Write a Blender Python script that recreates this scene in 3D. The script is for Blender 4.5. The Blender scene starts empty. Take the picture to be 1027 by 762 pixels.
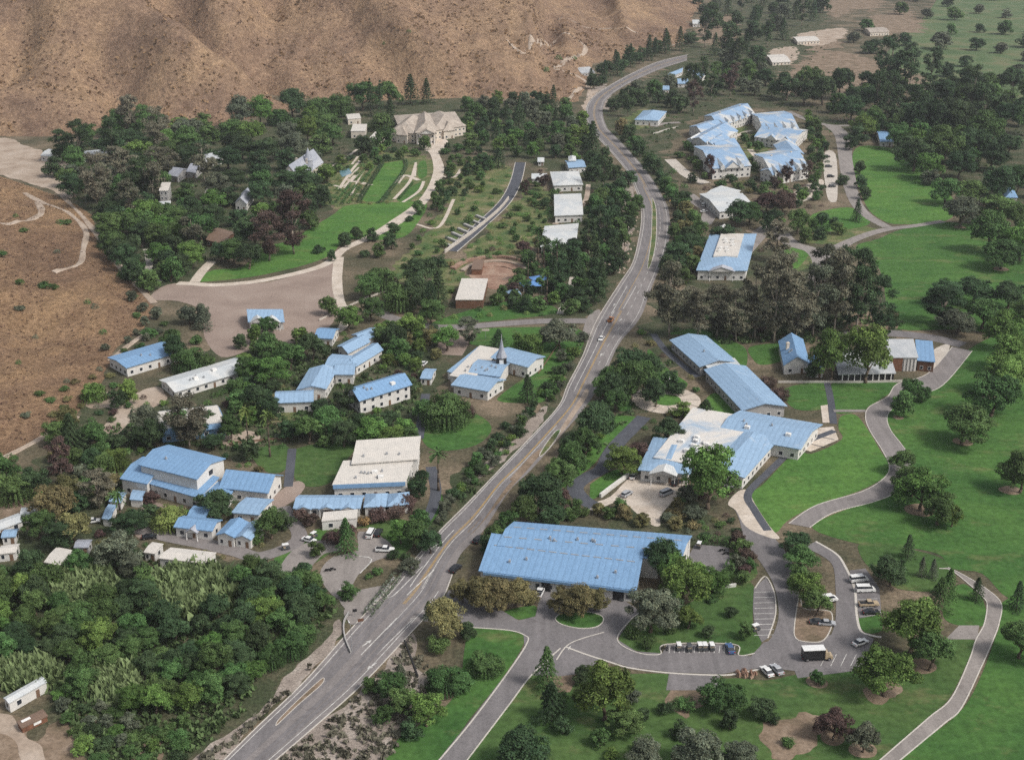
import bpy, bmesh, math, random
import numpy as np
from mathutils import Vector, Matrix
from mathutils.geometry import tessellate_polygon
R = random.Random(7)
sc = bpy.context.scene
COL = sc.collection

# ---------------------------------------------------------------- camera, sky, sun, exposure
CAM_H, PITCH, FPX = 190.0, math.radians(22), 1300.0
cam = bpy.data.cameras.new('camera'); cam_o = bpy.data.objects.new('camera', cam); COL.objects.link(cam_o)
cam_o.location = (0, 0, CAM_H); cam_o.rotation_euler = (math.pi/2 - PITCH, 0, 0)
cam.sensor_fit = 'HORIZONTAL'; cam.sensor_width = 36; cam.lens = 36*FPX/1027
cam.clip_start = 1; cam.clip_end = 20000
sc.camera = cam_o
SUN_EL, SUN_AZ = math.radians(48), math.radians(118)     # azimuth clockwise from +Y (the view direction)
w = bpy.data.worlds.new('World'); sc.world = w; w.use_nodes = True
nt = w.node_tree; bg = nt.nodes['Background']
sky = nt.nodes.new('ShaderNodeTexSky'); sky.sky_type = 'NISHITA'; sky.sun_disc = False
sky.sun_elevation = SUN_EL; sky.sun_rotation = SUN_AZ; sky.dust_density = 4.0; sky.air_density = 1.2
hs = nt.nodes.new('ShaderNodeHueSaturation'); hs.inputs['Saturation'].default_value = 0.38
nt.links.new(sky.outputs[0], hs.inputs['Color']); nt.links.new(hs.outputs[0], bg.inputs[0])
bg.inputs[1].default_value = 0.11
sl = bpy.data.lights.new('sun', 'SUN'); sl.energy = 2.1; sl.angle = math.radians(11); sl.color = (1, .95, .88)
so = bpy.data.objects.new('sun', sl); COL.objects.link(so); so.location = (0, 0, 400)
sd = Vector((math.sin(SUN_AZ)*math.cos(SUN_EL), math.cos(SUN_AZ)*math.cos(SUN_EL), math.sin(SUN_EL)))
so.rotation_euler = sd.to_track_quat('Z', 'Y').to_euler()
vs = sc.view_settings; vs.view_transform = 'Standard'; vs.look = 'None'; vs.gamma = 1; vs.exposure = 0.45
vs.use_curve_mapping = False
sc.cycles.max_bounces = 5; sc.cycles.diffuse_bounces = 3; sc.cycles.volume_bounces = 0; sc.cycles.transmission_bounces = 3
sc.cycles.use_denoising = False

# ---------------------------------------------------------------- terrain and un-projection of map points
CP, SP = math.cos(PITCH), math.sin(PITCH)
def ray(px, py):
    x = (px-513.5)/FPX; y = (py-381)/FPX
    return (x, CP - y*SP, -SP - y*CP)
def flat(px, py, z=0.0):
    d = ray(px, py); t = (CAM_H-z)/-d[2]
    return (d[0]*t, d[1]*t)
def proj(x, y, z=0.0):
    dz = z-CAM_H
    f = y*CP - dz*SP; u = y*SP + dz*CP
    return 513.5+FPX*x/f, 381-FPX*u/f
def mpp(py):                    # picture units per metre on the valley floor at that row
    return (py + 144.2)*CP/CAM_H
BASE = [flat(*p) for p in [(-160,142),(-60,140),(0,138),(60,137),(110,129),(150,130),(215,127),(260,117),(330,106),(400,101),(470,98),(530,100),(580,103),(592,80),(600,66),(640,58),(690,44),(700,20),(708,-5)]]
BX = np.array([b[0] for b in BASE]); BY = np.array([b[1] for b in BASE])
KNOLL = np.array([flat(*p) for p in [(-10,478),(40,440),(75,418),(100,396),(108,372),(118,350),(150,325),(158,302),(148,290),(120,268),(100,242),(95,217),(80,206),(60,196),(0,176),(-60,160),(-180,160),(-320,250),(-300,478)]])
def seg_dist(X, Y, pts, closed=False):
    d = np.full(np.shape(X), 1e9); n = len(pts)
    for i in range(n if closed else n-1):
        a = pts[i]; b = pts[(i+1) % n]; ex, ey = b[0]-a[0], b[1]-a[1]
        t = np.clip(((X-a[0])*ex+(Y-a[1])*ey)/(ex*ex+ey*ey+1e-9), 0, 1)
        d = np.minimum(d, np.hypot(X-a[0]-t*ex, Y-a[1]-t*ey))
    return d
def inside(X, Y, pts):
    r = np.zeros(np.shape(X), bool); n = len(pts)
    for i in range(n):
        a = pts[i]; b = pts[(i+1) % n]
        c = ((a[1] > Y) != (b[1] > Y))
        r ^= c & (X < (b[0]-a[0])*(Y-a[1])/((b[1]-a[1]) if b[1] != a[1] else 1e-9) + a[0])
    return r
GULLY = []
rs = np.random.RandomState(3)
_K = [(rs.uniform(-1, 1), rs.uniform(-1, 1), rs.uniform(0, 6.28)) for _ in range(60)]
def wob(X, Y, sc_, k0, n=8):
    s = 0
    for i in range(n):
        a, b, p = _K[(k0+i) % 60]
        s = s + np.sin((X*a + Y*b)*6.28/sc_ + p)
    return s/n**.5
def hill_n(X, Y):
    X = np.asarray(X, float); Y = np.asarray(Y, float)
    yb = np.interp(X, BX, BY)
    sl = np.interp(X, [-520, -250, -80, 30, 120, 320], [.44, .46, .40, .27, .20, .15])
    nx = np.gradient(BY, BX); k = 1/np.sqrt(1+np.interp(X, BX, nx)**2)
    d = (Y-yb)*np.maximum(k, .35)
    w_ = 18
    h = sl*(np.sqrt(np.maximum(d, 0)**2+w_*w_)-w_)
    for pts, amp, ww in GULLY:
        h = h + amp*np.exp(-(seg_dist(X, Y, pts)/ww)**2)*np.clip(d/50, 0, 1)
    rough = np.clip(d/60, 0, 1)
    wx = wob(X, Y, 70, 20)*14
    h = h + rough*(-np.abs(wob(X+wx, Y*.45, 55, 0))*1.8 + wob(X, Y, 75, 9)*2.4 - np.abs(wob(X+wx, Y*.5, 22, 30, 6))*2.2)
    h = np.where(h > 170, 170+(h-170)*.2, h)
    return np.where(d > 0, h, np.maximum(d*.5, -4)-.02)
def hill_k(X, Y):
    X = np.asarray(X, float); Y = np.asarray(Y, float)
    ins = inside(X, Y, KNOLL); d = seg_dist(X, Y, KNOLL, True)
    h = .26*(np.sqrt(d*d+144)-12)*(1/(1+d/420))
    r = np.clip(d/25, 0, 1)
    h = h + r*(wob(X, Y, 60, 5)*2.2 - np.abs(wob(X, Y, 26, 40))*1.2)
    return np.where(ins, np.maximum(h, .02), np.maximum(-d*.4, -3)-.02)
_KX1, _KY0, _KY1 = KNOLL[:, 0].max(), KNOLL[:, 1].min(), KNOLL[:, 1].max()
def ground(x, y):
    if y < np.interp(x, BX, BY) and not (x < _KX1 and _KY0 < y < _KY1): return 0.0
    return float(max(0.0, hill_n(x, y), hill_k(x, y)))
def at(px, py, z=None):
    if z is not None:
        return flat(px, py, z)
    x, y = flat(px, py)
    yb = np.interp(x, BX, BY)
    if y < yb and not (px < 175 and 165 < py < 480): return (x, y)
    d = ray(px, py)
    T = np.arange(250, 2600, 2.0)
    Z = CAM_H + d[2]*T
    H = np.maximum(0, np.maximum(hill_n(d[0]*T, d[1]*T), hill_k(d[0]*T, d[1]*T)))
    k = np.argmax(Z < H)
    if k == 0: return (x, y)
    return (d[0]*T[k], d[1]*T[k])
def path(s): return [at(*p) for p in s]
_g = [([(180,-5),(200,30),(222,55),(245,68),(262,80),(285,93),(312,101)], -32, 24), ([(270,-10),(262,30),(258,58),(250,68)], -20, 16),
      ([(60,-5),(130,30),(190,60),(250,108)], 28, 42), ([(330,-10),(385,38),(420,58),(470,84)], 27, 42), ([(450,48),(500,50),(545,66),(572,88)], 10, 16),
      ([(410,88),(395,74),(372,55),(350,30)], -12, 16), ([(562,-5),(556,20),(552,40)], -10, 13), ([(10,70),(22,40),(38,0)], -12, 16), ([(120,125),(108,90),(100,60)], -9, 16), ([(480,88),(455,60),(430,35)], -9, 14), ([(300,60),(330,85),(345,98)], -5, 10)]
GULLY = [([at(*p) for p in pts], a, ww) for pts, a, ww in _g]

# ---------------------------------------------------------------- materials
def nodes(name):
    m = bpy.data.materials.new(name); m.use_nodes = True
    return m, m.node_tree, m.node_tree.nodes['Principled BSDF']
def ramp(nt, src, stops):
    r = nt.nodes.new('ShaderNodeValToRGB'); cr = r.color_ramp
    while len(cr.elements) < len(stops): cr.elements.new(.5)
    for e, (p, c) in zip(cr.elements, stops): e.position = p; e.color = (*c, 1)
    nt.links.new(src, r.inputs[0]); return r.outputs[0]
def noise(nt, scale, detail=4, rough=.55, vec=None, dist=0.0):
    n = nt.nodes.new('ShaderNodeTexNoise'); n.inputs['Scale'].default_value = scale; n.inputs['Detail'].default_value = detail
    n.inputs['Roughness'].default_value = rough; n.inputs['Distortion'].default_value = dist
    if vec is not None: nt.links.new(vec, n.inputs['Vector'])
    return n.outputs['Fac']
def coords(nt, scale=(1, 1, 1), rot=0):
    t = nt.nodes.new('ShaderNodeTexCoord'); mp = nt.nodes.new('ShaderNodeMapping'); mp.inputs['Scale'].default_value = scale; mp.inputs['Rotation'].default_value = (0, 0, rot)
    nt.links.new(t.outputs['Object'], mp.inputs['Vector']); return mp.outputs[0]
def mixc(nt, f, a, b, mode='MIX'):
    m = nt.nodes.new('ShaderNodeMix'); m.data_type = 'RGBA'; m.blend_type = mode
    for s, v in ((m.inputs[0], f), (m.inputs[6], a), (m.inputs[7], b)):
        if isinstance(v, (int, float)): s.default_value = v
        elif isinstance(v, tuple): s.default_value = (*v, 1)
        else: nt.links.new(v, s)
    return m.outputs[2]
def bump(nt, p, src, strength=.5, dist=.1):
    b = nt.nodes.new('ShaderNodeBump'); b.inputs['Strength'].default_value = strength; b.inputs['Distance'].default_value = dist
    nt.links.new(src, b.inputs['Height']); nt.links.new(b.outputs[0], p.inputs['Normal'])
MATS = {}
def blotch(name, cols, scale=.1, fine=1.5, rough=.9, bmp=.3, bd=.1, fineamt=.35, det=5):
    """three colours mixed by coarse noise, modulated by fine noise"""
    m, nt, p = nodes(name); v = coords(nt)
    a = noise(nt, scale, det, .6, v, .3)
    c = ramp(nt, a, [(.32, cols[0]), (.5, cols[1]), (.68, cols[-1])])
    f = noise(nt, fine, 3, .6, v)
    g = ramp(nt, f, [(.3, (1-fineamt,)*3), (.7, (1+fineamt,)*3)])
    c = mixc(nt, 1.0, c, g, 'MULTIPLY')
    nt.links.new(c, p.inputs['Base Color']); p.inputs['Roughness'].default_value = rough; p.inputs['Specular IOR Level'].default_value = .2
    if bmp: bump(nt, p, f, bmp, bd)
    MATS[name] = m; return m
blotch('valley_soil', [(.045,.05,.028), (.10,.085,.055), (.20,.155,.11)], .035, .9, .95, .6, .4, .4)
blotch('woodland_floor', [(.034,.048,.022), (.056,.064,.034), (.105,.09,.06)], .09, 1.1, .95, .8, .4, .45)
blotch('scrub_grass', [(.055,.10,.035), (.10,.12,.045), (.20,.17,.10)], .10, 1.0, .95, .7, .3, .4)
blotch('far_field', [(.060,.100,.042), (.085,.125,.055), (.14,.14,.075)], .03, .6, .95, .4, .3, .2)
blotch('bare_earth', [(.12,.095,.062), (.19,.14,.10), (.26,.20,.15)], .12, 1.0, .95, .5, .2, .25)
blotch('tan_dirt', [(.26,.20,.155), (.34,.275,.22), (.40,.335,.28)], .08, .8, .95, .4, .1, .15)
blotch('gravel_lot', [(.215,.165,.14), (.255,.198,.168), (.29,.232,.198)], .05, 1.2, .95, .3, .05, .12)
blotch('concrete', [(.38,.34,.30), (.44,.40,.355), (.49,.45,.40)], .15, 1.0, .9, .1, .03, .12)
blotch('pale_paving', [(.40,.34,.28), (.47,.41,.35), (.53,.47,.41)], .2, .9, .9, .2, .03, .15)
blotch('gravel_bank', [(.19,.16,.14), (.26,.22,.19), (.33,.29,.255)], .14, 1.6, .95, .8, .2, .35)
blotch('terracotta', [(.20,.115,.085), (.27,.175,.13), (.35,.26,.20)], .15, 1.0, .95, .4, .2, .25)
def asphalt(name, a, b):
    m, nt, p = nodes(name); v = coords(nt)
    n1 = noise(nt, .10, 6, .72, v, .4); n2 = noise(nt, 1.3, 4, .6, v); v2 = coords(nt, (.5, .02, 1), .62)
    c = ramp(nt, n1, [(.3, a), (.7, b)])
    c = mixc(nt, 1.0, c, ramp(nt, n2, [(.3, (.86,)*3), (.7, (1.14,)*3)]), 'MULTIPLY')
    c = mixc(nt, 1.0, c, ramp(nt, noise(nt, .22, 3, .7, v, 1.0), [(.60, (1,)*3), (.68, (.84,.83,.83))]), 'MULTIPLY')
    c = mixc(nt, 1.0, c, ramp(nt, noise(nt, 1.0, 3, .5, v2), [(.35, (.9,)*3), (.65, (1.08,)*3)]), 'MULTIPLY')
    nt.links.new(c, p.inputs['Base Color']); p.inputs['Roughness'].default_value = .85; p.inputs['Specular IOR Level'].default_value = .25
    bump(nt, p, n2, .2, .03); MATS[name] = m
asphalt('asphalt_old', (.165,.15,.147), (.225,.205,.20))
asphalt('asphalt_mid', (.135,.127,.13), (.185,.172,.175))
asphalt('asphalt_dark', (.055,.06,.075), (.085,.09,.105))
asphalt('asphalt_pale', (.20,.18,.17), (.26,.235,.22))
def lawn_mat(name, a, b, dry, stripes=True):
    m, nt, p = nodes(name); v = coords(nt)
    n1 = noise(nt, .035, 5, .6, v, .5); n2 = noise(nt, .5, 4, .65, v)
    c = ramp(nt, n1, [(.3, a), (.62, b)])
    c = mixc(nt, ramp(nt, noise(nt, .05, 6, .7, coords(nt, (1, 1.7, 1), .4)), [(.55, (0,)*3), (.72, (.6,)*3)]), c, dry)
    c = mixc(nt, 1.0, c, ramp(nt, n2, [(.3, (.70,)*3), (.7, (1.3,)*3)]), 'MULTIPLY')
    if stripes:
        wv = nt.nodes.new('ShaderNodeTexWave'); wv.wave_type = 'RINGS'; wv.inputs['Scale'].default_value = .05; wv.inputs['Distortion'].default_value = 14; wv.inputs['Detail'].default_value = 2
        wv.inputs['Detail Scale'].default_value = .15
        mp = coords(nt, (1, .6, 1)); nt.links.new(mp, wv.inputs['Vector'])
        c = mixc(nt, 1.0, c, ramp(nt, wv.outputs['Fac'], [(.2, (.96,)*3), (.8, (1.04,)*3)]), 'MULTIPLY')
    nt.links.new(c, p.inputs['Base Color']); p.inputs['Roughness'].default_value = .95; p.inputs['Specular IOR Level'].default_value = .1
    bump(nt, p, n2, .6, .15); MATS[name] = m
lawn_mat('lawn_grass', (.036,.092,.025), (.062,.132,.033), (.16,.15,.07))
lawn_mat('lawn_bright', (.052,.125,.030), (.080,.165,.038), (.16,.165,.065))
lawn_mat('lawn_worn', (.040,.085,.026), (.068,.115,.036), (.19,.155,.085), False)
# dry hillside
def hill_mat(name, gold, tan, red, k=1.0):
    m, nt, p = nodes(name); v = coords(nt); vz = coords(nt, (1, .55, 1))
    big = noise(nt, .016, 6, .62, vz, .6)
    c = ramp(nt, big, [(.30, red), (.46, tan), (.64, gold)])
    mid = noise(nt, .11, 5, .7, vz, .4)
    c = mixc(nt, 1.0, c, ramp(nt, mid, [(.30, (.76,.73,.71)), (.5, (1.0,)*3), (.70, (1.22,1.20,1.15))]), 'MULTIPLY')
    vo = nt.nodes.new('ShaderNodeTexVoronoi'); vo.inputs['Scale'].default_value = .34*k; vo.inputs['Randomness'].default_value = 1; nt.links.new(v, vo.inputs['Vector'])
    sp = ramp(nt, vo.outputs['Distance'], [(.16, (1,)*3), (.38, (0,)*3)])
    msk = ramp(nt, noise(nt, .03, 4, .6, v), [(.42, (0,)*3), (.62, (.8,)*3)])
    c = mixc(nt, mixc(nt, 1.0, sp, msk, 'MULTIPLY'), c, (.115,.065,.048))
    fine = noise(nt, .30*k, 5, .75, v)
    c = mixc(nt, 1.0, c, ramp(nt, fine, [(.34, (.66,.64,.62)), (.66, (1.32,1.32,1.30))]), 'MULTIPLY')
    nt.links.new(c, p.inputs['Base Color']); p.inputs['Roughness'].default_value = .95; p.inputs['Specular IOR Level'].default_value = .1
    s = nt.nodes.new('ShaderNodeMath'); s.operation = 'ADD'; nt.links.new(mid, s.inputs[0]); nt.links.new(fine, s.inputs[1])
    bump(nt, p, s.outputs[0], 1.0, 2.2); MATS[name] = m
hill_mat('dry_hillside', (.295,.202,.130), (.228,.154,.107), (.168,.112,.083))
hill_mat('dry_knoll', (.295,.195,.115), (.23,.15,.097), (.16,.104,.073), 1.5)
def plain(name, col, rough=.6, var=.12, scale=.6, metal=0.0, spec=.35, speck=0):
    m, nt, p = nodes(name); v = coords(nt)
    n = noise(nt, scale, 5, .6, v)
    c = mixc(nt, 1.0, col, ramp(nt, n, [(.3, (1-var,)*3), (.7, (1+var,)*3)]), 'MULTIPLY')
    if speck: c = mixc(nt, 1.0, c, ramp(nt, noise(nt, 3.0, 2, .5, v), [(.35, (1-speck,)*3), (.65, (1+speck,)*3)]), 'MULTIPLY')
    nt.links.new(c, p.inputs['Base Color']); p.inputs['Roughness'].default_value = rough; p.inputs['Metallic'].default_value = metal; p.inputs['Specular IOR Level'].default_value = spec
    MATS[name] = m; return m
def roofm(name, col, pale=None, amount=.5, seam=.6, scale=.12):
    """sheet roofing: seams run up the slope, weathering blotches, optional pale coating worn through"""
    m, nt, p = nodes(name); v = coords(nt)
    n = noise(nt, .35, 5, .65, v)
    c = mixc(nt, 1.0, col, ramp(nt, n, [(.28, (.90,.91,.92)), (.72, (1.09,1.08,1.07))]), 'MULTIPLY')
    if pale:
        f = ramp(nt, noise(nt, scale, 5, .62, coords(nt, (1, .6, 1), .5), .5), [(amount-.07, (0,)*3), (amount+.07, (.92,)*3)])
        c = mixc(nt, f, c, pale)
    c = mixc(nt, 1.0, c, ramp(nt, noise(nt, 2.2, 2, .5, v), [(.3, (.88,)*3), (.7, (1.12,)*3)]), 'MULTIPLY')
    wv = nt.nodes.new('ShaderNodeTexWave'); wv.inputs['Scale'].default_value = .3/seam; nt.links.new(v, wv.inputs['Vector'])
    c = mixc(nt, 1.0, c, ramp(nt, wv.outputs['Fac'], [(.0, (.90,)*3), (.25, (1.03,)*3)]), 'MULTIPLY')
    nt.links.new(c, p.inputs['Base Color']); p.inputs['Roughness'].default_value = .6; p.inputs['Specular IOR Level'].default_value = .25
    bump(nt, p, wv.outputs['Fac'], .25, .05); MATS[name] = m
BLUE = (.165,.285,.450)
roofm('roof_blue', BLUE, None, .5, 1.7)
roofm('roof_paleblue', (.230,.340,.475), (.42,.47,.52), .70, 1.7)
roofm('roof_faded', (.225,.335,.48), (.50,.49,.465), .55, 1.7, .09)
roofm('roof_coated', (.30,.385,.48), (.58,.545,.50), .44, .6, .07)
roofm('roof_white', (.45,.475,.49), (.53,.535,.525), .5)
roofm('roof_grey', (.36,.38,.40), (.44,.45,.46), .5)
roofm('roof_cream', (.53,.50,.46), (.45,.405,.355), .66)
roofm('roof_slate', (.27,.285,.33), (.36,.37,.40), .55)
roofm('roof_tan', (.31,.265,.225), (.40,.35,.30), .5, .5, .25)
roofm('roof_brown', (.17,.115,.085))
plain('wall_white', (.56,.545,.52), .8, .10, .5)
plain('wall_cream', (.56,.50,.43), .8, .12, .5)
plain('wall_grey', (.33,.32,.31), .8, .12)
plain('wall_brown', (.13,.065,.04), .8, .25)
plain('wall_blue', (.16,.28,.44), .7, .12)
plain('wall_rust', (.16,.075,.045), .85, .35, 1.2)
plain('trim_white', (.68,.67,.65), .6, .05)
plain('glass', (.025,.03,.04), .15, .2, .5, 0, .6)
plain('dark', (.02,.02,.022), .6, .2)
plain('metal', (.42,.43,.45), .45, .15, 2, .6)
plain('wood', (.16,.10,.065), .85, .3, 1.5)
plain('bark', (.10,.075,.055), .95, .35, 2.0)
plain('bark_pale', (.25,.21,.17), .95, .35, 1.5)
plain('marking_white', (.46,.45,.43), .8, .35, .7)
plain('marking_yellow', (.36,.24,.09), .8, .25, .9)
plain('kerb_concrete', (.46,.43,.39), .85, .12, .8)
plain('tyre', (.015,.015,.016), .9, .1)
plain('rim', (.35,.35,.36), .4, .1, 3, .7)
plain('lamp_glass', (.7,.7,.68), .2, .05)
plain('tail_red', (.35,.02,.015), .3, .05)
for n_, c_ in {'white': (.66,.66,.65), 'silver': (.36,.37,.39), 'black': (.018,.018,.02), 'charcoal': (.06,.065,.07), 'orange': (.38,.15,.04), 'blue': (.05,.10,.22), 'tan': (.38,.30,.20), 'maroon': (.12,.03,.03)}.items():
    plain('paint_'+n_, c_, .3, .05, .8, 0, .5)
plain('canvas_blue', (.10,.22,.46), .8, .15); plain('seat_tan', (.30,.24,.17), .8, .1); plain('statue_white', (.7,.7,.69), .6, .06); plain('water_blue', (.10,.20,.24), .1, .1)
def leafm(name, col, hue=.06):
    m, nt, p = nodes(name)
    at_ = nt.nodes.new('ShaderNodeAttribute'); at_.attribute_name = 'tint'
    oi = nt.nodes.new('ShaderNodeObjectInfo')
    c = mixc(nt, 1.0, col, at_.outputs['Color'], 'MULTIPLY')
    h = nt.nodes.new('ShaderNodeHueSaturation')
    mr = nt.nodes.new('ShaderNodeMapRange'); mr.inputs[3].default_value = .5-hue*.55; mr.inputs[4].default_value = .5+hue*.35; nt.links.new(oi.outputs['Random'], mr.inputs[0])
    mv = nt.nodes.new('ShaderNodeMapRange'); mv.inputs[3].default_value = .75; mv.inputs[4].default_value = 1.3
    ml = nt.nodes.new('ShaderNodeMath'); ml.operation = 'MULTIPLY'; ml.inputs[1].default_value = 7.31; nt.links.new(oi.outputs['Random'], ml.inputs[0])
    fr = nt.nodes.new('ShaderNodeMath'); fr.operation = 'FRACT'; nt.links.new(ml.outputs[0], fr.inputs[0]); nt.links.new(fr.outputs[0], mv.inputs[0])
    nt.links.new(mr.outputs[0], h.inputs['Hue']); nt.links.new(mv.outputs[0], h.inputs['Value']); nt.links.new(c, h.inputs['Color'])
    nt.links.new(h.outputs[0], p.inputs['Base Color']); p.inputs['Roughness'].default_value = .7; p.inputs['Specular IOR Level'].default_value = .15
    tr = nt.nodes.new('ShaderNodeBsdfTranslucent'); nt.links.new(h.outputs[0], tr.inputs[0])
    mx = nt.nodes.new('ShaderNodeMixShader'); mx.inputs[0].default_value = .22
    nt.links.new(p.outputs[0], mx.inputs[1]); nt.links.new(tr.outputs[0], mx.inputs[2]); nt.links.new(mx.outputs[0], nt.nodes['Material Output'].inputs[0])
    MATS['leaf_'+name] = m
LEAF = {'g': ('bright green', (.108,.190,.050)), 'm': ('green', (.076,.140,.047)), 'd': ('dark green', (.050,.088,.040)), 'o': ('olive', (.175,.165,.075)),
        'r': ('purple brown', (.100,.068,.060)), 'y': ('grey green', (.108,.128,.088)), 'e': ('drab brownish', (.150,.148,.104)), 'l': ('yellow green', (.165,.230,.07)), 't': ('dry tan', (.25,.155,.08))}
for k_, (n_, c_) in LEAF.items(): leafm(k_, c_, .05)
M = MATS

# ---------------------------------------------------------------- mesh helpers
def mesh(name, verts, faces, mats, midx=None, smooth=False):
    me = bpy.data.meshes.new(name); me.from_pydata([tuple(map(float, v)) for v in verts], [], faces)
    for m in (mats if isinstance(mats, (list, tuple)) else [mats]): me.materials.append(M[m] if isinstance(m, str) else m)
    if midx is not None: me.polygons.foreach_set('material_index', midx)
    if smooth: me.polygons.foreach_set('use_smooth', [True]*len(me.polygons))
    me.update(); return me
def link(name, me, parent=None, loc=(0, 0, 0), rz=0.0):
    o = bpy.data.objects.new(name, me); COL.objects.link(o); o.location = loc; o.rotation_euler = (0, 0, rz)
    if parent is not None: o.parent = parent
    return o
def tag(o, label=None, cat=None, group=None, kind=None):
    if label: o['label'] = label
    if cat: o['category'] = cat
    if group: o['group'] = group
    if kind: o['kind'] = kind
    return o
def thing(name, label, cat, loc=(0, 0, 0), rz=0.0, group=None):
    return tag(link(name, None, None, loc, rz), label, cat, group)
class MB:
    def __init__(s): s.v = []; s.f = []; s.m = []
    def add(s, vs_, fs, mi=0):
        n = len(s.v); s.v += [tuple(p) for p in vs_]; s.f += [tuple(i+n for i in f) for f in fs]; s.m += [mi]*len(fs); return s
    def box(s, x0, x1, y0, y1, z0, z1, mi=0):
        return s.add([(x0,y0,z0),(x1,y0,z0),(x1,y1,z0),(x0,y1,z0),(x0,y0,z1),(x1,y0,z1),(x1,y1,z1),(x0,y1,z1)],
                     [(3,2,1,0),(4,5,6,7),(0,1,5,4),(1,2,6,5),(2,3,7,6),(3,0,4,7)], mi)
    def prism(s, ring0, ring1, mi=0, caps=True):
        n = len(ring0); fs = [(i, (i+1) % n, n+(i+1) % n, n+i) for i in range(n)]
        if caps: fs += [tuple(range(n-1, -1, -1)), tuple(range(n, 2*n))]
        return s.add(list(ring0)+list(ring1), fs, mi)
    def tube(s, a, b, r0, r1, n=6, mi=0):
        a = Vector(a); b = Vector(b); d = (b-a).normalized(); u = d.orthogonal().normalized(); w_ = d.cross(u)
        return s.prism([a+(u*math.cos(6.2832*i/n)+w_*math.sin(6.2832*i/n))*r0 for i in range(n)],
                       [b+(u*math.cos(6.2832*i/n)+w_*math.sin(6.2832*i/n))*r1 for i in range(n)], mi)
    def lathe(s, prof, n=12, mi=0, c=(0, 0)):
        for (r0, z0), (r1, z1) in zip(prof[:-1], prof[1:]):
            s.prism([(c[0]+r0*math.cos(6.2832*i/n), c[1]+r0*math.sin(6.2832*i/n), z0) for i in range(n)],
                    [(c[0]+r1*math.cos(6.2832*i/n), c[1]+r1*math.sin(6.2832*i/n), z1) for i in range(n)], mi, False)
        return s
    def me(s, name, mats, smooth=False): return mesh(name, s.v, s.f, mats, s.m, smooth)
    def obj(s, name, mats, parent=None, loc=(0, 0, 0), rz=0.0, smooth=False): return link(name, s.me(name, mats, smooth), parent, loc, rz)
def catmull(P, n=6, closed=False):
    out = []; N = len(P)
    for i in range(N if closed else N-1):
        g = (lambda k: P[k % N]) if closed else (lambda k: P[min(max(k, 0), N-1)])
        p0, p1, p2, p3 = g(i-1), g(i), g(i+1), g(i+2)
        for j in range(n):
            t = j/n
            out.append(tuple(.5*(2*b + (c-a)*t + (2*a-5*b+4*c-d)*t*t + (3*b-a-3*c+d)*t**3) for a, b, c, d in zip(p0, p1, p2, p3)))
    if not closed: out.append(tuple(P[-1]))
    return out
def resample(P, n):
    P = np.array(P); d = np.r_[0, np.cumsum(np.hypot(*(np.diff(P, axis=0).T)))]
    t = np.linspace(0, d[-1], n); return np.c_[np.interp(t, d, P[:, 0]), np.interp(t, d, P[:, 1])]
KEEP = []      # plan polygons where nothing is scattered: (pts, margin)
LAID = []      # bounding boxes and heights of the sheets laid so far: flush sheets are never coplanar
def free_z(P, z):
    A = np.array(P); x0, y0 = A.min(0); x1, y1 = A.max(0)
    near = [q for a, b, c, d, q in LAID if a < x1 and c > x0 and b < y1 and d > y0]
    while any(abs(z-q) < .0035 for q in near): z += .004
    LAID.append((x0, y0, x1, y1, z)); return z
RAGGED = {'woodland_soil': 3.0, 'bare_soil': 2.6, 'scrub_grass': 2.5, 'gravel_bank': 1.2, 'dirt_road': .8}
def ragged(P, amp):
    n = max(24, int(sum(math.dist(P[i], P[i-1]) for i in range(len(P)))/1.6)); n = min(n, 420); Q = resample(list(P)+[P[0]], n+1)[:-1]
    X, Y = Q[:, 0], Q[:, 1]; T = np.roll(Q, -1, 0)-np.roll(Q, 1, 0); T = T/(np.hypot(T[:, 0], T[:, 1])[:, None]+1e-9)
    w_ = (wob(X, Y, 14, 3)*.7+wob(X, Y, 5, 17)*.45+wob(X, Y, 45, 29)*.5*(amp > 3.5))*amp
    return [tuple(q) for q in Q + np.c_[-T[:, 1], T[:, 0]]*w_[:, None]]
def sheet(name, pts, mat, z, smooth=True, keep=False, kind='structure', thick=0.0, label=None, cat=None):
    P = [at(*p) for p in pts]
    if smooth: P = catmull(P, 4, True)
    if name in RAGGED: P = ragged(P, RAGGED[name]*max(1, np.mean([p[1] for p in P])/380-.6))
    z = free_z(P, z)
    tri = tessellate_polygon([[Vector((x, y, 0)) for x, y in P]])
    V = [(x, y, z) for x, y in P]
    F = []
    for t in tri:
        a, b, c = (Vector(P[i]) for i in t)
        F.append(tuple(t) if (b-a).cross(c-a) > 0 else (t[0], t[2], t[1]))
    if thick:
        n = len(P); V += [(x, y, z-thick) for x, y in P]; F += [(i, (i+1) % n, n+(i+1) % n, n+i) for i in range(n)]
    o = link(name, mesh(name, V, F, mat)); tag(o, label, cat, None, kind)
    if keep: KEEP.append((P, 0.5))
    return o
def ribbon(name, L, Rr, mat, z, keep=True, drape=None, kind='structure'):
    if len(L) != len(Rr): L, Rr = resample(L, 90), resample(Rr, 90)
    n = len(L); V = []
    if drape is None: z = free_z(np.r_[np.array(L), np.array(Rr)], z)
    for (a, b) in zip(L, Rr):
        for (x, y) in (a, b): V.append((x, y, z if drape is None else ground(x, y)+drape))
    o = link(name, mesh(name, V, [(2*i, 2*i+1, 2*i+3, 2*i+2) for i in range(n-1)], mat)); o['kind'] = kind
    # face up
    if o.data.polygons and o.data.polygons[0].normal.z < 0: o.data.flip_normals()
    if keep: KEEP.append(([tuple(p) for p in L]+[tuple(p) for p in Rr][::-1], .5))
    return o
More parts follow.
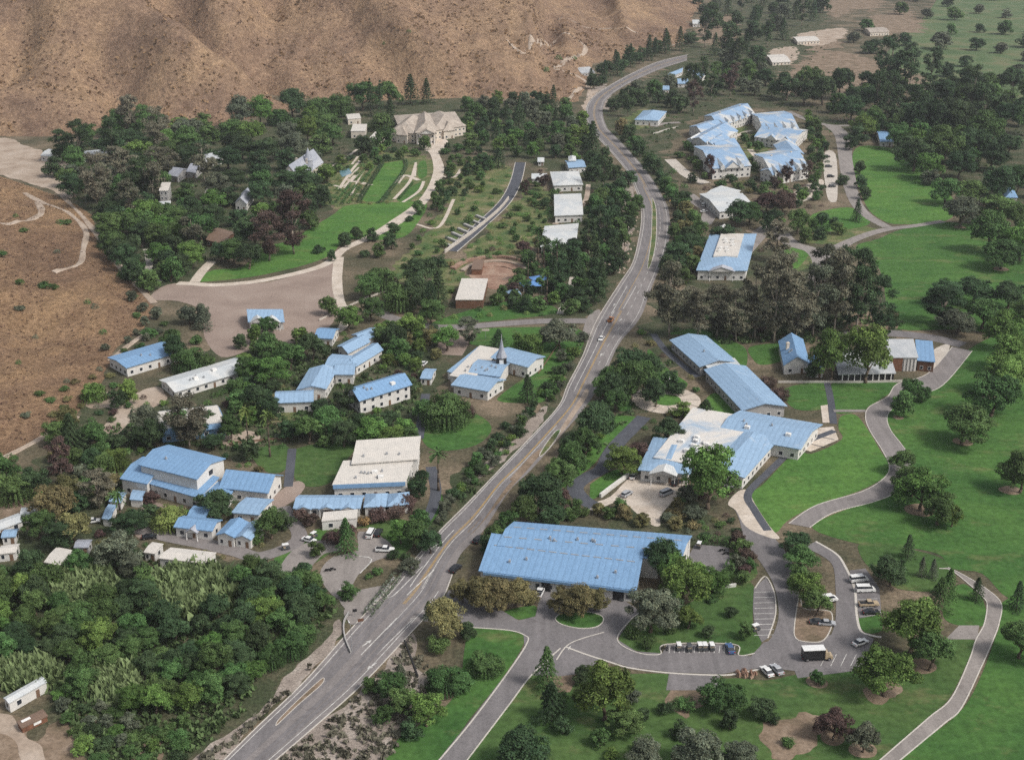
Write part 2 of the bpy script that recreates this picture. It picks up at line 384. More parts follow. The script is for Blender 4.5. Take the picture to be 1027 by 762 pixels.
def offsets(C, wl, wr):
    C = np.array(C); T = np.gradient(C, axis=0); T /= np.hypot(T[:, 0], T[:, 1])[:, None]+1e-9; N = np.c_[-T[:, 1], T[:, 0]]
    wl = np.resize(wl, len(C))[:, None] if np.ndim(wl) else wl; wr = np.resize(wr, len(C))[:, None] if np.ndim(wr) else wr
    return C+N*wl, C-N*wr
def strip(name, pts, width, mat, z, keep=True, drape=None, kerb=None):
    C = resample(catmull([at(*p) for p in pts], 8), max(12, len(pts)*7))
    W = np.interp(np.linspace(0, 1, len(C)), np.linspace(0, 1, len(width)), width) if isinstance(width, (list, tuple)) else np.full(len(C), width)
    if drape is not None:      # follow the ground closely: fine steps along and across
        C2 = resample(C, max(20, int(np.hypot(*np.diff(C, axis=0).T).sum()/1.6))); W2 = np.interp(np.linspace(0, 1, len(C2)), np.linspace(0, 1, len(C)), W)*(1+.18*wob(C2[:, 0], C2[:, 1], 16, 8)); A, B = offsets(C2, W2/2, W2/2); V = []; k = 6
        for a, b in zip(A, B):
            for j in range(k): q = a+(b-a)*j/(k-1); V.append((q[0], q[1], ground(q[0], q[1])+(drape if 0 < j < k-1 else -.1)))
        F = [(i*k+j+1, i*k+j, (i+1)*k+j, (i+1)*k+j+1) for i in range(len(C2)-1) for j in range(k-1)]
        o = link(name, mesh(name, V, F, mat)); o['kind'] = 'structure'
        if o.data.polygons[0].normal.z < 0: o.data.flip_normals()
        return o
    L, Rr = offsets(C, W/2, W/2)
    o = ribbon(name, L, Rr, mat, z, keep, drape)
    if kerb: kerbs(L, kerb); kerbs(Rr, kerb)
    return o
def kerbs(E, w_=.3, h=.14):
    a, b = offsets(np.array(E), w_/2, w_/2); n = len(a)
    V = []; F = []
    for i in range(n): V += [(*a[i], .0), (*a[i], h), (*b[i], h), (*b[i], .0)]
    for i in range(n-1):
        for k in range(3): F.append((4*i+k, 4*i+4+k, 4*i+5+k, 4*i+1+k))
    o = link('kerb', mesh('kerb', V, F, 'kerb_concrete')); o['kind'] = 'structure'
    return o
def pip(x, y, pts):
    r = False; j = len(pts)-1
    for i in range(len(pts)):
        ax, ay = pts[i]; bx, by = pts[j]
        if (ay > y) != (by > y) and x < (bx-ax)*(y-ay)/(by-ay)+ax: r = not r
        j = i
    return r
def sdist(x, y, pts, closed=True):
    d = 1e18; n = len(pts)
    for i in range(n if closed else n-1):
        ax, ay = pts[i]; bx, by = pts[(i+1) % n]; ex, ey = bx-ax, by-ay
        t = min(1, max(0, ((x-ax)*ex+(y-ay)*ey)/(ex*ex+ey*ey+1e-9))); d = min(d, (x-ax-t*ex)**2+(y-ay-t*ey)**2)
    return math.sqrt(d)
_KB = []
def blocked(x, y, m=0.0):
    while len(_KB) < len(KEEP):
        P, mg = KEEP[len(_KB)]; P = [(float(p[0]), float(p[1])) for p in P]; xs = [p[0] for p in P]; ys = [p[1] for p in P]; _KB.append((min(xs), max(xs), min(ys), max(ys), P, mg))
    for x0, x1, y0, y1, P, mg in _KB:
        q = m+mg
        if x0-q < x < x1+q and y0-q < y < y1+q and (pip(x, y, P) or sdist(x, y, P) < q): return True
    return False

# ================================================================= SETTING
g = 9000
o = link('ground', mesh('ground', [(-g,-500,0),(g,-500,0),(g,2*g,0),(-g,2*g,0)], [(0,1,2,3)], 'valley_soil')); o['kind'] = 'structure'
def hill_sheet(name, xs, ys, fn, mat):
    X, Y = np.meshgrid(xs, ys); Z = fn(X, Y)
    V = np.c_[X.ravel(), Y.ravel(), Z.ravel()]; nx, ny = len(xs), len(ys)
    I = np.arange(nx*ny).reshape(ny, nx)
    F = np.stack([I[:-1, :-1], I[:-1, 1:], I[1:, 1:], I[1:, :-1]], -1).reshape(-1, 4)
    zz = Z.ravel()[F].max(1) > -.5
    o = link(name, mesh(name, V, [tuple(map(int, f)) for f in F[zz]], mat, None, True)); o['kind'] = 'structure'
    return o
hill_sheet('hill', np.arange(-720, 380, 4.0), np.arange(880, 2250, 4.0), hill_n, 'dry_hillside')
hill_sheet('hill', np.arange(-420, -80, 2.5), np.arange(370, 920, 2.5), hill_k, 'dry_knoll')

# ---- soil, woodland floor and dirt areas
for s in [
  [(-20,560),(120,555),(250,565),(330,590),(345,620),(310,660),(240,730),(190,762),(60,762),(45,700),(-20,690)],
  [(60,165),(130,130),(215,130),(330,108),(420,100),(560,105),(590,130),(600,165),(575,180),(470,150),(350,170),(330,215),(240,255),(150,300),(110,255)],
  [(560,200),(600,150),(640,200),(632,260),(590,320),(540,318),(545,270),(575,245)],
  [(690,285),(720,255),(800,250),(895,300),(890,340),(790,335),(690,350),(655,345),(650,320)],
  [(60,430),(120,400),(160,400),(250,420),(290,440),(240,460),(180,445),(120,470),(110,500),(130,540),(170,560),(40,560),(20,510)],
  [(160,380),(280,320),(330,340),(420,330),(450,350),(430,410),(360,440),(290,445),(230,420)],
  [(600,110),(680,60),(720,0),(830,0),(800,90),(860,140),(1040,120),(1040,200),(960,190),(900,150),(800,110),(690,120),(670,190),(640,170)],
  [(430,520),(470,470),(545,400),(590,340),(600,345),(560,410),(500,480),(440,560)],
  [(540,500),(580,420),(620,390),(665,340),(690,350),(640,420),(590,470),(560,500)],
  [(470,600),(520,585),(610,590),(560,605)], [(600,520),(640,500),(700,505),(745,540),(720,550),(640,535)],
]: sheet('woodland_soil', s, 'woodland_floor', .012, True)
for s in [
  [(0,715),(20,722),(30,738),(45,750),(60,762),(-20,762),(-20,712)],
  [(40,735),(75,715),(95,725),(85,750),(70,775),(45,770)], [(95,618),(112,615),(113,632),(100,634)], [(130,745),(165,735),(170,750),(135,765)],
  [(0,500),(40,492),(45,500),(15,520),(-15,525)], [(80,620),(100,600),(112,630),(90,640)],
  [(772,84),(790,70),(808,59),(831,51),(877,61),(926,77),(931,84),(880,87),(877,97),(844,95),(818,90),(795,95)],
  [(812,35),(835,30),(845,42),(835,50),(815,50)], [(832,0),(885,0),(875,12),(860,10),(840,18),(830,14)], [(870,20),(910,10),(925,28),(900,34),(875,32)],
  [(700,20),(730,15),(740,35),(720,48),(700,40)], [(845,318),(890,310),(897,325),(880,335),(850,335)],
  [(767,730),(800,715),(840,718),(830,735),(800,755),(770,762)], [(676,690),(697,692),(700,705),(690,722),(676,718)],
  [(925,747),(970,735),(1040,715),(1040,790),(900,790)], [(140,250),(150,240),(140,235)],
  [(870,690),(905,688),(900,700),(880,702)], [(560,680),(572,676),(575,684),(565,690)],
]: sheet('bare_soil', s, 'bare_earth', .05)
for s in [[(-60,140),(0,138),(25,146),(60,157),(72,166),(74,197),(60,195),(30,184),(-20,172),(-60,170)], [(590,95),(600,90),(592,105),(590,125),(582,118)],
          [(490,42),(512,38),(530,41),(528,47),(500,50)], [(-20,716),(8,716),(18,727),(27,740),(42,750),(46,775),(28,775),(22,752),(8,738),(-20,734)],
          [(83,385),(100,392),(125,398),(120,410),(140,395),(160,390),(165,402),(130,425),(112,440),(100,435),(115,412),(88,408)], [(232,430),(258,434),(255,445),(225,447),(225,437)],
          [(75,462),(95,452),(90,463),(78,470)], [(800,35),(845,28),(848,36),(830,44),(806,46)], [(773,50),(800,48),(797,62),(775,64)]]:
    sheet('dirt_road', s, 'tan_dirt', .06)
sheet('gravel_lot', [(205,284),(270,283),(330,264),(340,264),(337,285),(342,300),(338,318),(318,337),(280,347),(250,352),(222,358),(205,338),(202,312),(178,302),(150,300),(168,286)], 'gravel_lot', .05, keep=True)
for s in [[(415,250),(450,200),(470,175),(505,165),(514,180),(490,215),(450,247),(420,278),(400,285),(395,268)], [(470,252),(530,190),(562,200),(545,240),(510,258),(480,258)],
          [(425,200),(440,190),(468,160),(500,160),(500,178),(470,205)], [(430,300),(440,262),(466,262),(462,282),(445,303),(437,312)],
          [(815,225),(850,215),(872,228),(868,240),(830,245),(800,243)],
          [(632,115),(650,108),(655,122),(645,130),(630,126)], [(230,400),(300,395),(310,410),(260,425)], [(790,250),(812,247),(822,258),(805,272),(788,268)]]:
    sheet('scrub_grass', s, 'scrub_grass', .03)

sheet('field', [(885,62),(925,20),(960,-12),(1060,-12),(1060,112),(985,98),(935,86)], 'far_field', .03); sheet('scrub_grass', [(328,206),(333,168),(384,154),(432,160),(433,190),(405,206)], 'scrub_grass', .03); sheet('scrub_grass', [(745,140),(760,138),(770,160),(760,178),(750,170)], 'scrub_grass', .03); sheet('scrub_grass', [(722,132),(750,124),(752,138),(730,142)], 'scrub_grass', .03)
# ---- lawns
L = lambda pts, mat='lawn_grass', z=.04: sheet('lawn', pts, mat, z)
L([(862,147),(900,150),(922,160),(945,185),(958,205),(950,221),(905,225),(885,221),(868,205),(855,165)], 'lawn_bright')
L([(880,240),(905,230),(945,223),(1000,228),(1045,234),(1045,330),(965,330),(900,330),(890,310),(882,270),(858,248)])
L([(905,396),(938,385),(980,345),(1050,335),(1050,600),(1012,600),(985,575),(955,570),(940,555),(900,548),(860,545),(815,530),(835,516),(890,495),(912,470),(908,450),(888,420)])
L([(841,430),(844,441),(814,455),(798,453),(767,484),(752,498),(765,523),(778,534),(790,522),(818,507),(862,492),(888,478),(893,468),(883,452),(871,432),(858,416),(843,418)], 'lawn_bright')
L([(787,390),(829,384),(830,408),(797,410)]); L([(835,384),(900,384),(890,396),(872,407),(864,412),(836,413)])
L([(472,631),(515,633),(526,637),(522,652),(500,685),(470,722),(437,765),(385,768),(400,740),(434,718),(460,690)])
L([(464,768),(500,720),(532,677),(560,672),(600,676),(620,676),(672,676),(690,690),(730,680),(770,682),(800,676),(865,668),(930,645),(978,642),(970,664),(952,700),(930,720),(875,768)], 'lawn_worn')
L([(1002,606),(1045,600),(1045,780),(892,768),(930,740),(966,710),(985,675),(998,640),(1003,625)])
L([(963,586),(972,588),(986,602),(988,626),(962,627),(946,618),(950,595)])
L([(620,645),(633,621),(650,622),(700,600),(728,582),(745,578),(757,590),(755,610),(756,630),(764,644),(753,656),(740,655),(735,645),(668,645),(662,655),(638,652)], 'lawn_worn')
L([(508,612),(536,607),(536,618),(520,621),(508,616)])
L([(615,418),(638,418),(638,426),(612,443),(597,464),(577,480),(565,490),(556,508),(548,506),(566,482),(594,444),(606,430)], 'lawn_bright')
L([(592,490),(594,484),(617,471),(633,474),(628,478),(600,498),(592,499)], 'lawn_bright'); L([(704,406),(717,394),(738,408),(733,415),(706,412)], 'lawn_bright')
L([(622,403),(630,400),(634,408),(628,412),(620,411)])
L([(470,331),(540,328),(580,330),(586,343),(574,362),(562,385),(547,402),(522,404),(500,402),(506,393),(546,362),(520,350),(470,345)])
L([(424,415),(470,413),(493,428),(478,446),(440,452),(423,440)]); L([(297,450),(355,445),(343,467),(331,484),(310,488),(296,480)], 'lawn_worn'); L([(255,450),(289,448),(287,470),(270,474),(255,462)], 'lawn_worn')
L([(196,282),(213,271),(245,267),(262,245),(285,243),(330,218),(350,206),(400,203),(428,204),(418,225),(404,238),(375,241),(347,241),(331,256),(305,266),(262,276),(225,281)], 'lawn_bright')
sheet('lawn', [(361,202),(366,193),(385,164),(404,161),(406,170),(381,203)], 'lawn_bright', .06, False, True); L([(420,164),(427,162),(428,176),(420,178)]); L([(398,199),(420,183),(426,184),(410,203)])
L([(668,335),(700,330),(730,340),(748,350),(748,368),(738,366),(725,352),(700,337)]); L([(752,348),(785,345),(788,360),(765,366),(755,360)])
L([(650,350),(672,372),(690,385),(675,392),(655,375)]); L([(815,215),(850,208),(868,216),(870,226),(832,232),(815,228)], 'lawn_bright'); L([(788,250),(812,249),(808,260),(795,272),(786,262)], 'lawn_bright')
L([(280,590),(300,565),(330,545),(345,545),(300,575)], 'lawn_worn'); L([(275,560),(305,540),(320,530),(345,538),(310,545),(285,565)])
L([(355,530),(400,520),(420,535),(400,560),(390,545),(372,530)], 'lawn_worn')
L([(425,520),(440,495),(445,505),(432,525)]); L([(430,325),(520,300),(560,312),(515,320)]); L([(860,620),(882,616),(884,632),(868,634)])
L([(862,545),(900,548),(945,560),(955,575),(945,592),(900,590),(885,575),(868,565)], 'lawn_worn'); L([(722,560),(745,555),(760,575),(740,590),(720,600)], 'lawn_worn')

# ---- highway: paired left and right edges
HL = [(689,55),(660,62),(637,72),(618,82),(600,93),(590,103),(587,115),(590,127),(595,134),(612,152),(630,174),(637,190),(642,204),(643,221),(640,241),(634,264),(622,283),(604,311),(594,330),(584,357),(569,386),(560,407),(535,435),(510,461),(490,482),(467,506),(439,534),(403,575),(388,592),(353,629),(306,682),(255,731),(216,770),(190,796)]
HR = [(689,61),(664,69),(645,77),(627,86),(610,98),(605,107),(605,117),(608,126),(611,131),(628,148),(648,171),(661,191),(670,209),(672,231),(668,254),(659,275),(650,298),(645,313),(637,326),(621,345),(604,381),(588,407),(560,440),(532,472),(511,492),(485,532),(462,556),(452,582),(443,601),(414,633),(365,685),(318,727),(268,770),(245,790)]
def edge(P, n=170): return resample(catmull([at(*p) for p in P], 8), n)
EL, ER = edge(HL), edge(HR)
# pair by nearest fraction along the key points so that both edges keep in step
def keyed(P, n=6): return np.array(catmull([at(*p) for p in P], n))
EL, ER = keyed(HL), keyed(HR)
ribbon('highway', EL, ER, 'asphalt_old', .08)
lane = lambda f: EL + (ER-EL)*f
def mark(name, C, w_, mat, z=.10, dash=None):
    w_ *= .7; C = resample(C, int(np.hypot(*np.diff(C, axis=0).T).sum()/1.5)+2); z = free_z(C, z+.03)
    a, b = offsets(C, w_/2, w_/2); V = []; F = []
    for i in range(len(C)-1):
        if dash and (i % dash[0]) >= dash[1]: continue
        n = len(V); V += [(*a[i], z), (*b[i], z), (*b[i+1], z), (*a[i+1], z)]; F.append((n, n+1, n+2, n+3))
    o = link(name, mesh(name, V, F, mat)); o['kind'] = 'structure'
def cut(C, a, b): return C[int(a*(len(C)-1)):int(b*(len(C)-1))+1]
mark('edge_line', lane(.10), .32, 'marking_white'); mark('edge_line', cut(lane(.90), 0, .62), .30, 'marking_white'); mark('edge_line', cut(lane(.86), .84, 1), .30, 'marking_white')
mark('edge_line', cut(lane(.55), .66, .84), .30, 'marking_white')
mark('centre_line', cut(lane(.47), 0, .33), .3, 'marking_yellow'); mark('centre_line', cut(lane(.53), .0, .33), .3, 'marking_yellow')
mark('centre_line', cut(lane(.40), .33, .52), .3, 'marking_yellow'); mark('centre_line', cut(lane(.45), .52, .86), .3, 'marking_yellow'); mark('centre_line', cut(lane(.48), .52, .86), .3, 'marking_yellow')
mark('lane_line', cut(lane(.30), .52, .62), .35, 'marking_white'); mark('lane_line', cut(lane(.58), .80, .88), .35, 'marking_white'); mark('lane_line', cut(lane(.33), .78, .84), .35, 'marking_white')
mark('dashed_line', cut(lane(.76), .87, 1), .32, 'marking_white', .10, (8, 3)); mark('dashed_line', cut(lane(.66), .36, .6), .3, 'marking_white', .1, (7, 3))
def px_mark(pts, w_, mat='marking_white', name='lane_line', z=.105, dash=None): mark(name, resample(catmull([at(*p) for p in pts], 6), 30), w_, mat, z, dash)
px_mark([(362,657),(398,620)], .4); px_mark([(366,668),(413,622)], .4); px_mark([(388,597),(394,598),(424,568)], .4, 'marking_white'); px_mark([(408,597),(436,571)], .4); px_mark([(417,620),(411,621)], .35)
px_mark([(613,315),(629,287)], .4); px_mark([(625,310),(638,287)], .4)
def arrow(px, py, ang):
    x, y = at(px, py); m = MB(); m.add([(-.25,-2.4,0),(.25,-2.4,0),(.25,.4,0),(-.25,.4,0)], [(0,1,2,3)]); m.add([(-.9,.4,0),(.9,.4,0),(0,2.4,0)], [(0,1,2)])
    o = m.obj('turn_arrow', 'marking_white', None, (x, y, .145), ang); o.scale = (.75, .75, 1); o['kind'] = 'structure'
for a in [(616,306,-.3),(603,356,-.3),(437,547,-.62),(368,645,-.62),(373,668,2.5)]: arrow(*a)
for f_ in (.17, .27, .36): mark('wheel_track', lane(f_), 1.7, 'asphalt_mid', .085)
for f_ in (.62, .74): mark('wheel_track', cut(lane(f_), 0, .40), 1.6, 'asphalt_mid', .085); mark('wheel_track', cut(lane(f_), .72, 1), 1.7, 'asphalt_mid', .085)
# medians
def island(pts, mat, name='road_median', h=.16, kw=.3):
    sheet(name, pts, mat, h, True, True, 'structure', h); P = catmull([at(*p) for p in pts], 4, True); kerbs(np.array(P+[P[0]]), kw, h+.02)
island([(654,199),(658,210),(658,240),(654,262),(650,270),(650,262),(653,240),(654,212)], 'scrub_grass')
island([(325,680),(322,687),(300,706),(279,726),(277,726),(281,720),(300,701),(320,683)], 'bare_earth', kw=.18)
island([(557,433),(562,432),(556,443),(546,455),(541,457),(547,446)], 'scrub_grass')
sheet('road_shoulder', [(470,526),(486,511),(510,482),(535,455),(546,450),(530,470),(512,490),(489,518),(472,536)], 'bare_earth', .09); sheet('road_shoulder', [(580,402),(588,390),(590,396),(578,414),(560,440),(556,440)], 'tan_dirt', .09)
sheet('road_shoulder', [(392,587),(365,600),(345,612),(352,626),(360,622),(376,606)], 'asphalt_pale', .07)
a, b = offsets(EL, 1.6, 0.0); ribbon('verge_path', a, EL, 'concrete', .07, False)
a, b = offsets(ER[:105], 0, 1.4); ribbon('verge_path', ER[:105], b, 'gravel_bank', .07, False)
kerbs(offsets(EL, .15, 0)[0]); kerbs(offsets(ER[120:], 0, .15)[1][40:])
# banks
for s in [[(638,190),(634,205),(634,225),(628,250),(618,268),(608,262),(617,240),(622,215),(625,195),(630,180)], [(330,655),(345,632),(340,618),(325,640),(300,668),(255,712),(215,745),(190,770),(216,768),(255,729),(305,680)],
          [(414,634),(380,674),(340,712),(296,746),(262,772),(385,775),(400,742),(432,716),(438,690),(420,668)], [(508,458),(540,428),(548,405),(515,440),(490,462),(480,480)],
          [(612,95),(600,104),(602,108),(612,110)], [(606,84),(590,92),(592,98),(606,90)]]:
    sheet('gravel_bank', s, 'gravel_bank', .03)

# ---- side roads, drives and paths
sheet('ring_road', [(444,602),(450,592),(458,590),(466,600),(478,604),(500,610),(520,622),(537,618),(541,600),(541,590),(553,588),(556,600),(580,602),(610,595),(623,600),(643,613),(633,621),(619,641),(638,653),(664,655),(669,646),(735,646),(738,656),(753,658),(766,644),(784,640),(840,636),(876,640),(873,658),(866,665),(800,673),(766,669),(722,676),(674,674),(633,669),(612,663),(600,663),(585,675),(562,678),(532,677),(510,706),(464,766),(436,766),(472,722),(510,672),(526,648),(525,636),(510,632),(470,629),(419,622),(430,612)], 'asphalt_mid', .07, False, True)
def ribbon_px(name, Lp, Rp, mat, z, kerb=False):
    a, b = keyed(Lp), keyed(Rp); ribbon(name, a, b, mat, z)
    if kerb: kerbs(a); kerbs(b)
ribbon_px('side_road', [(734,505),(741,520),(748,543),(767,570),(777,590),(781,615),(776,635),(766,648)], [(760,522),(768,533),(778,541),(795,565),(801,590),(801,620),(799,640),(800,654)], 'asphalt_mid', .075)
ribbon_px('side_road', [(806,549),(822,556),(835,567),(838,590),(838,620),(832,640),(822,650)], [(818,543),(838,555),(847,567),(857,590),(859,615),(863,632),(877,641)], 'asphalt_mid', .078)
kerbs(keyed([(818,543),(838,555),(847,567),(857,590),(859,615),(863,632),(873,637),(884,639)]), .7)
kerbs(keyed([(757,590),(767,578),(775,590),(778,605),(777,620),(770,640)]), .35)
kerbs(keyed([(568,649),(590,657),(612,664),(633,670),(674,675),(722,677),(742,675),(766,670)]), .55)
kerbs(keyed([(439,764),(474,722),(511,672),(529,644),(526,637),(510,632),(470,629)]), .35); kerbs(keyed([(467,764),(511,706),(533,677),(562,650)]), .35)
kerbs(keyed([(757,655),(741,657),(736,646),(668,646),(662,656),(638,654),(619,641),(633,621),(643,614)]), .3)
px_mark([(558,662),(572,645),(606,634)], .5, 'kerb_concrete'); px_mark([(570,652),(572,648)], .4)
island([(557,620),(566,614),(584,613),(602,617),(605,623),(597,629),(580,630),(563,626)], 'lawn_grass', 'traffic_island')
island([(802,596),(806,610),(826,612),(834,615),(834,628),(826,642),(812,644),(798,640),(797,625)], 'bare_earth', 'traffic_island')
ribbon_px('curving_path', [(955,348),(930,375),(900,385),(890,398),(872,408),(868,418),(872,431),(885,452),(892,468),(886,480),(864,493),(818,507),(791,525)], [(975,352),(946,386),(921,396),(900,406),(890,417),(893,431),(909,453),(912,470),(900,492),(877,503),(836,514),(812,529)], 'asphalt_old', .08, True)
strip('side_road', [(966,346),(930,338),(885,334),(850,336)], 8, 'asphalt_mid', .07); sheet('parking_lot', [(935,352),(952,345),(948,360),(938,372),(934,366)], 'concrete', .065)
ribbon_px('golf_path', [(942,570),(954,572),(972,586),(987,600),(990,608),(987,626),(979,641),(972,662),(954,700),(931,720),(878,766)], [(951,569),(969,578),(990,591),(1004,605),(1002,625),(995,644),(984,669),(964,710),(946,726),(898,766)], 'asphalt_pale', .08, True)
sheet('crossing_path', [(948,641),(962,627),(982,627),(980,641)], 'asphalt_pale', .07, False, True)
strip('side_road', [(834,126),(845,137),(848,160),(853,188),(860,206),(872,218),(890,228)], [11,11,9,9,7,6], 'asphalt_pale', .07); strip('side_road', [(822,262),(845,246),(868,236),(890,230),(915,227),(946,222)], [8,8,6,6,5,5], 'asphalt_pale', .074)
sheet('parking_lot', [(826,155),(838,155),(840,195),(836,203),(829,195)], 'concrete', .06); strip('side_road', [(790,112),(815,122),(834,126),(852,126)], 6, 'asphalt_pale', .066); strip('side_road', [(735,265),(765,232),(778,229),(793,244),(816,252),(824,268),(812,292)], 9, 'asphalt_pale', .07)
strip('side_road', [(706,225),(712,213),(702,205),(690,195)], 8, 'asphalt_pale', .066); strip('service_path', [(672,160),(690,176),(708,184)], 8, 'concrete', .066); strip('service_path', [(655,127),(666,124),(682,123)], 6, 'asphalt_pale', .066); strip('service_path', [(752,150),(758,157),(764,166)], 4, 'pale_paving', .066)
strip('service_path', [(738,137),(746,133),(754,131)], 3.5, 'pale_paving', .066); sheet('forecourt', [(800,190),(822,180),(826,186),(812,200),(790,203)], 'pale_paving', .06)
strip('drive', [(378,310),(393,319),(429,327),(460,328),(515,324),(550,322),(598,322)], 6.5, 'asphalt_old', .07); strip('drive', [(458,330),(456,342),(449,356)], [15,13,12], 'gravel_lot', .066); sheet('drive_mouth', [(590,317),(602,311),(598,330),(588,343),(584,336)], 'asphalt_pale', .075)
strip('dark_drive', [(522,163),(517,183),(506,203),(482,226),(452,252)], 7, 'asphalt_dark', .08, kerb=.4); strip('footpath', [(520,330),(427,395),(423,420),(420,440)][1:], 3.4, 'asphalt_dark', .07); strip('footpath', [(432,468),(437,490),(434,508),(424,526)], 3.6, 'asphalt_dark', .07)
strip('footpath', [(293,450),(291,470),(289,488)], 3, 'asphalt_dark', .07); strip('footpath', [(829,382),(833,400),(836,425)], 2.6, 'asphalt_dark', .07); strip('footpath', [(836,412),(868,412)], 2.2, 'asphalt_pale', .07); strip('footpath', [(782,383),(905,382)], 1.6, 'concrete', .066)
sheet('cottage_forecourt', [(250,512),(268,502),(295,483),(306,487),(297,500),(285,508),(276,516)], 'gravel_lot', .066, True, True); strip('drive', [(284,508),(290,520),(298,530),(300,540),(290,548),(273,555),(255,558),(235,552),(200,544),(170,538),(140,530)], [4.5,4.5,4.5,5,5,5.5,6,6,6,6,6], 'asphalt_old', .07)
sheet('parking_lot', [(133,530),(138,515),(150,503),(170,510),(168,528),(160,540),(140,540)], 'gravel_lot', .064, True, True)
strip('plaza_drive', [(646,418),(633,431),(622,442),(612,455),(604,470),(588,479),(577,489),(584,500),(597,508)], 5.4, 'asphalt_dark', .07); strip('footpath', [(655,335),(668,352),(684,366),(700,378)], 3, 'asphalt_dark', .066)
sheet('parking_court', [(633,478),(653,476),(687,480),(686,491),(664,515),(662,527),(653,526),(640,516),(622,503),(596,512),(590,506),(612,498)], 'pale_paving', .066, True, True); sheet('service_yard', [(697,546),(731,548),(732,566),(716,578),(710,575),(688,562)], 'asphalt_mid', .066, False, True)
sheet('pale_drive', [(740,493),(750,492),(757,505),(772,528),(782,540),(768,538),(748,528),(738,512),(730,505)], 'pale_paving', .085, True, True); strip('footpath', [(837,432),(800,448),(768,476),(750,496),(757,512),(770,532)], 2.6, 'asphalt_dark', .09)
sheet('parking_lot', [(756,590),(768,579),(776,592),(778,615),(770,640),(764,644),(757,630),(755,610)], 'asphalt_mid', .078, False, True)
for k in range(9): px_mark([(756.5, 594+k*5.4), (776, 593.5+k*5.4)], .3, name='bay_line')
for k in range(14): px_mark([(672+k*5.0, 647.5), (671+k*5.0, 655)], .25, name='bay_line')
for k in range(5): px_mark([(823+k*10, 668), (829+k*10, 656)], .25, name='bay_line')
sheet('parking_lot', [(852,572),(868,570),(882,590),(884,616),(862,620),(858,600)], 'asphalt_mid', .076, False, True)
for k in range(5): px_mark([(858+k*1.2, 585+k*8.2), (880, 584+k*8.2)], .25, name='bay_line')
sheet('parking_lot', [(795,668),(866,664),(862,672),(800,680)], 'asphalt_mid', .074, False, True); sheet('parking_lot', [(671,675),(722,677),(720,692),(668,692)], 'asphalt_mid', .066, False, True)
sheet('visitor_lot', [(300,547),(338,541),(342,552),(326,555),(316,564),(300,580),(280,572)], 'asphalt_pale', .064, True, True); sheet('visitor_lot', [(360,533),(387,541),(394,555),(373,564),(359,577),(346,600),(335,598),(324,585),(322,571),(335,558),(358,552)], 'asphalt_pale', .066, True, True)
px_mark([(360,558),(373,561),(361,575)], .5); px_mark([(340,591),(345,591)], .4)
sheet('lot_entrance', [(340,600),(350,594),(393,587),(375,607),(362,616),(348,612)], 'asphalt_pale', .068)
strip('pale_path', [(178,284),(197,285),(215,286),(260,282),(310,271),(332,262),(345,250),(375,236),(400,221),(420,206),(432,191),(440,172),(437,157),(432,149)], [5,5,5,5,5,6,8,7,6,6,7,7,6,7], 'pale_paving', .085); strip('pale_path', [(340,258),(338,280),(340,298),(346,315),(342,330),(318,340)], [5,5,5,4,4,3.5], 'pale_paving', .09)
strip('pale_path', [(213,262),(203,272),(195,283)], 5, 'pale_paving', .08); strip('garden_path', [(147,250),(150,265),(148,275),(160,284)], 3.5, 'concrete', .066); strip('pale_path', [(212,188),(204,205),(200,216)], 5, 'asphalt_pale', .066); sheet('terrace', [(425,141),(447,140),(448,148),(437,152),(424,150)], 'pale_paving', .09)
for s, w_ in [([(330,168),(345,160),(358,150)], 2), ([(340,190),(352,172),(362,160)], 2), ([(347,180),(360,183),(372,186)], 4), ([(398,184),(406,176),(420,181)], 3.5), ([(395,200),(411,182),(417,165)], 2), ([(404,203),(420,192),(425,182)], 2), ([(335,186),(345,187),(356,176)], 2), ([(345.5,189),(356,179),(366,170)], 1.6), ([(350,178),(360,168)], 1.4), ([(353,165),(359,157)], 1.6), ([(352,193),(364,196)], 1.4), ([(417,163),(416,177)], 1.6), ([(372,164),(362,176),(352,196)], 1.2), ([(440,176),(455,178),(462,170)], 2), ([(418,225),(440,228),(455,200)], 2)]: strip('garden_path', s, w_, 'pale_paving', .08)
sheet('garden_pool', [(340,172),(350,169),(353,174),(343,178)], 'water_blue', .09, False)
strip('garden_path', [(575,278),(572,290),(566,305),(562,315)], 3.5, 'concrete', .066); strip('dirt_path', [(556,225),(585,205),(590,185)], 3, 'tan_dirt', .05)
sheet('sunken_garden', [(471,278),(474,267),(485,261),(505,260),(520,265),(524,273),(512,281),(500,290),(488,288),(484,280)], 'terracotta', .05, True, True)
for k, (rx, c) in enumerate([(44,'terracotta'),(34,'tan_dirt'),(24,'terracotta')]):
    x, y = at(497, 272); m = MB(); n = 20
    r0 = [(x+rx*.55*math.cos(t), y-9+rx*.75*math.sin(t), .06) for t in [math.pi*(.12+.76*i/n) for i in range(n+1)]]; 
    r1 = [(p[0]*1.0+(x-p[0])*.12, p[1]-1.6, p[2]) for p in r0]; h = .5+.35*(2-k)
    m.prism(r0+r1[::-1], [(p[0], p[1], h) for p in r0+r1[::-1]]); o = m.obj('terrace_step', c); o['kind'] = 'structure'
